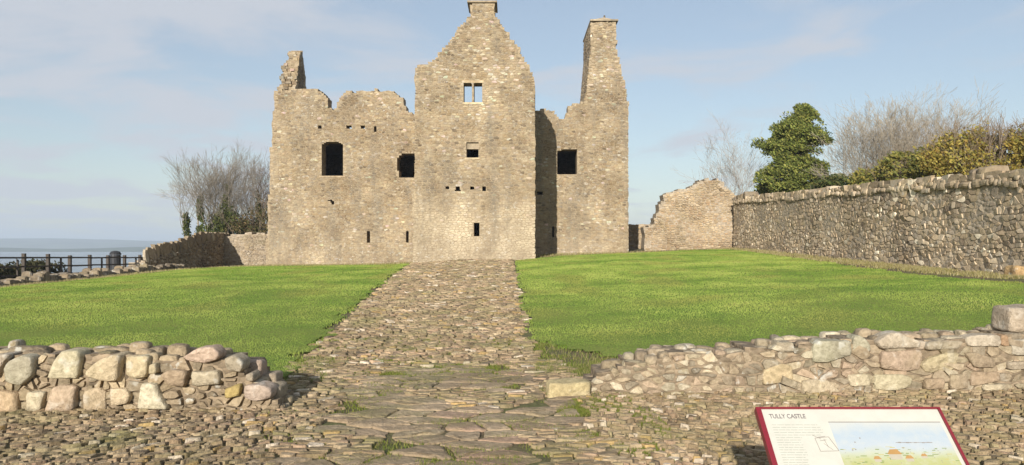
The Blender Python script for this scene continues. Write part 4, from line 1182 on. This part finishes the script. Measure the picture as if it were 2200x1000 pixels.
# low dark growth beyond the fence
for i, (x, y, lab) in enumerate([(-19.9, 30.3, 'low dark bramble clump beyond the nearest stretch of fence'), (-20.0, 33.4, 'low dark bramble clump beyond the middle of the fence'), (-19.8, 27.2, 'low dark bramble clump at the left edge of the photo behind the fence')]):
    z = gz(x, y); bush('bramble_clump', lab, [((x, y - .7, z + .40), (.7, 1.3, .48)), ((x - .3, y + .8, z + .36), (.8, 1.3, .44))], 4200, .075, [(.06,.06,.025),(.10,.085,.04),(.045,.05,.02)], (x, y), 5, group='bramble clumps beyond the fence')

# trees beyond the right wall
def evergreen():
    x, y = 16.2, 45.5; z = gz(x, y) - .1; Z = lambda py: wz(py, y)
    t = empty('evergreen_tree', (x, y, z), 'dense dark green evergreen with a pointed top rising behind the right wall', 'tree')
    mb = MB(); mb.tube((x, y, z), (x + .1, y, Z(330)), .26, .18, 8, (.16,.13,.1)); mb.tube((x + .1, y, Z(330)), (x + .35, y, Z(235)), .18, .05, 6, (.16,.13,.1))
    X = lambda px: wx(px, y); B = []
    outl = [(222,1718,1730),(250,1690,1750),(285,1652,1766),(312,1642,1772),(335,1664,1742),(352,1660,1760),(380,1632,1790),(408,1618,1806)]
    for k in range(210):
        py = 226 + 186 * (k / 210) ** .8; a = np.interp(py, [o[0] for o in outl], [o[1] for o in outl]); b = np.interp(py, [o[0] for o in outl], [o[2] for o in outl])
        t_ = random.uniform(0, 1); px = a + (b - a) * t_; r = random.uniform(7, 15); depth = random.uniform(-1, 1) * (b - a) * .38 * y / F
        c = Vector((X(px), y + depth, Z(py + abs(t_ - .5) * 14)))
        B.append((c, (r * 1.6 * y / F, r * 1.4 * y / F, r * .85 * y / F)))
        if k % 3 == 0:
            zt_ = min(c.z + .3, Z(240)); x0 = x + .1 + .25 * max(0, min(1, (zt_ - Z(330)) / (Z(235) - Z(330)))); mb.tube((x0, y, zt_), c, .05, .015, 4, (.14,.12,.09))
    mb.build('trunk', M_BARK, t)
    lv = MB(); leaf_cloud(lv, B, 62000, .085, [(.19,.225,.05),(.25,.27,.06),(.13,.165,.038),(.30,.29,.075),(.09,.11,.03)], 3.5); lv.build('crown', M_LEAF, t)
evergreen()
bare_tree('bare_tree', 'slender grey leafless tree left of the evergreen', (14.0, 48.5), 5, 6.4, .06, 5, .55, .02, (.34,.31,.28), .005, None, (2, 3))
bare_tree('bare_tree', 'spreading fine-twigged leafless tree standing next to the evergreen on its right', (20.3, 43.5), 8, 6.8, .10, 6, .52, .04, (.31,.27,.21), .005, None, (2, 3))
bare_tree('bare_tree', 'fine-twigged leafless tree showing just behind the left side of the golden bush', (21.6, 42), 8, 6.3, .10, 6, .5, .04, (.32,.275,.21), .005, None, (2, 3))
bare_tree('bare_tree', 'leafless twigs of a low tree rising above the top of the golden bush', (22.8, 40), 5, 5.0, .08, 5, .5, .04, (.32,.285,.23), .005, None, (2, 3))
AUT = [(.36,.28,.06),(.29,.25,.055),(.42,.33,.08),(.22,.21,.055),(.30,.20,.05)]
def pb_(px, py, rx, rz, y): return ((wx(px, y), y + random.uniform(-.4, .4), wz(py, y)), (rx * y / F, rx * y / F * .8, rz * y / F))
bush('autumn_bush', 'big golden-brown autumn bush behind the right end of the wall', [pb_(2050,325,52,42,31),pb_(2100,318,54,44,30.5),pb_(2150,322,54,44,30),pb_(2205,315,54,48,29.5),pb_(2015,345,36,34,31),pb_(2085,358,84,38,30),pb_(2180,358,84,40,29.5),pb_(2250,330,60,60,29)], 24000, .07, AUT, (17.6, 30), 8, twigs=18, dens=2)
bush('olive_bush', 'lower yellow-green bush between the leafless trees and the golden bush', [pb_(1925,362,40,30,36),pb_(1965,350,34,28,35),pb_(1890,375,28,26,37),pb_(1950,380,50,26,35),pb_(1985,352,36,34,34),pb_(1860,386,34,22,37),pb_(1940,344,24,18,35)], 11000, .09, [(.28,.25,.06),(.22,.23,.06),(.34,.28,.07),(.15,.165,.045)], (17.5, 36), 8, twigs=8, dens=3)
bush('hedge_shrub', 'low dark green shrub along the wall between evergreen and spreading tree', [pb_(1800,396,44,20,39),pb_(1850,394,34,18,38),pb_(1760,404,40,18,40)], 4200, .09, [(.09,.115,.03),(.06,.08,.025),(.13,.12,.035)], (16.3, 39), 6)

# ------------------------------------------------------------------ lake, hills, haze
wm, nt, b = new_mat('lake_water'); b.inputs['Base Color'].default_value = (.03, .045, .055, 1); b.inputs['Roughness'].default_value = .18; b.inputs['Specular IOR Level'].default_value = .5
nn = noise_node(nt, .12, 4, .6, nt.nodes.new('ShaderNodeTexCoord').outputs['Object']); bp = nt.nodes.new('ShaderNodeBump'); bp.inputs['Strength'].default_value = .25; nt.links.new(nn.outputs[0], bp.inputs['Height']); nt.links.new(bp.outputs[0], b.inputs['Normal'])
m = MB(); m.add([(-5500, -500, -10), (5500, -500, -10), (5500, 6500, -10), (-5500, 6500, -10)], [(0, 1, 2, 3)]); tag(m.build('lake', wm), kind='structure')
def hills(name, y, x0, x1, hf, col, depth=700):
    m = MB(); xs = np.linspace(x0, x1, 120); V = []; Fc = []
    prof = [(0, 0), (.12, .35), (.3, .7), (.55, 1), (1, .4)]
    for x in xs:
        h = hf(x)
        for t, k in prof: V.append((x, y + t * depth, -10.5 + h * k * (1 + .06 * mnoise.noise((x * .01, t * 5, 0)))))
    n = len(prof)
    for i in range(len(xs) - 1):
        for j in range(n - 1): Fc.append((i * n + j, (i + 1) * n + j, (i + 1) * n + j + 1, i * n + j + 1))
    mm, nt, b = new_mat(name + '_cover'); nz = noise_node(nt, .012, 6, .65, nt.nodes.new('ShaderNodeTexCoord').outputs['Object'])
    nt.links.new(mix(nt, maprange(nt, nz.outputs[0], .4, .6, 0, 1), col, tuple(c * 1.9 for c in col)), b.inputs['Base Color']); b.inputs['Roughness'].default_value = 1
    m.add(V, Fc); tag(m.build(name, mm, smooth=True), kind='structure')
hills('hills', 3200, -5200, 3000, lambda x: max(6, 36 + 14 * math.exp(-((x + 2150) / 420) ** 2) - (x + 2150) * .006 + 5 * mnoise.noise((x * .002, 0, 0))), (.06, .07, .035))
hills('far_shore', 1700, -4000, 400, lambda x: 9 + 5 * mnoise.noise((x * .004, 3, 0)), (.05, .065, .03), 500)
hz = MB(); hz.box(-5800, 5800, -800, 6800, -17, 90)
hm = bpy.data.materials.new('haze_air'); hm.use_nodes = True; hn = hm.node_tree; hn.nodes.clear()
ho = hn.nodes.new('ShaderNodeOutputMaterial'); pv = hn.nodes.new('ShaderNodeVolumePrincipled'); pv.inputs['Color'].default_value = (.72, .85, 1, 1); pv.inputs['Density'].default_value = .00038; pv.inputs['Anisotropy'].default_value = 0
hn.links.new(pv.outputs[0], ho.inputs['Volume'])
tag(hz.build('haze', hm), 'thin blue haze over the lake', kind='stuff')
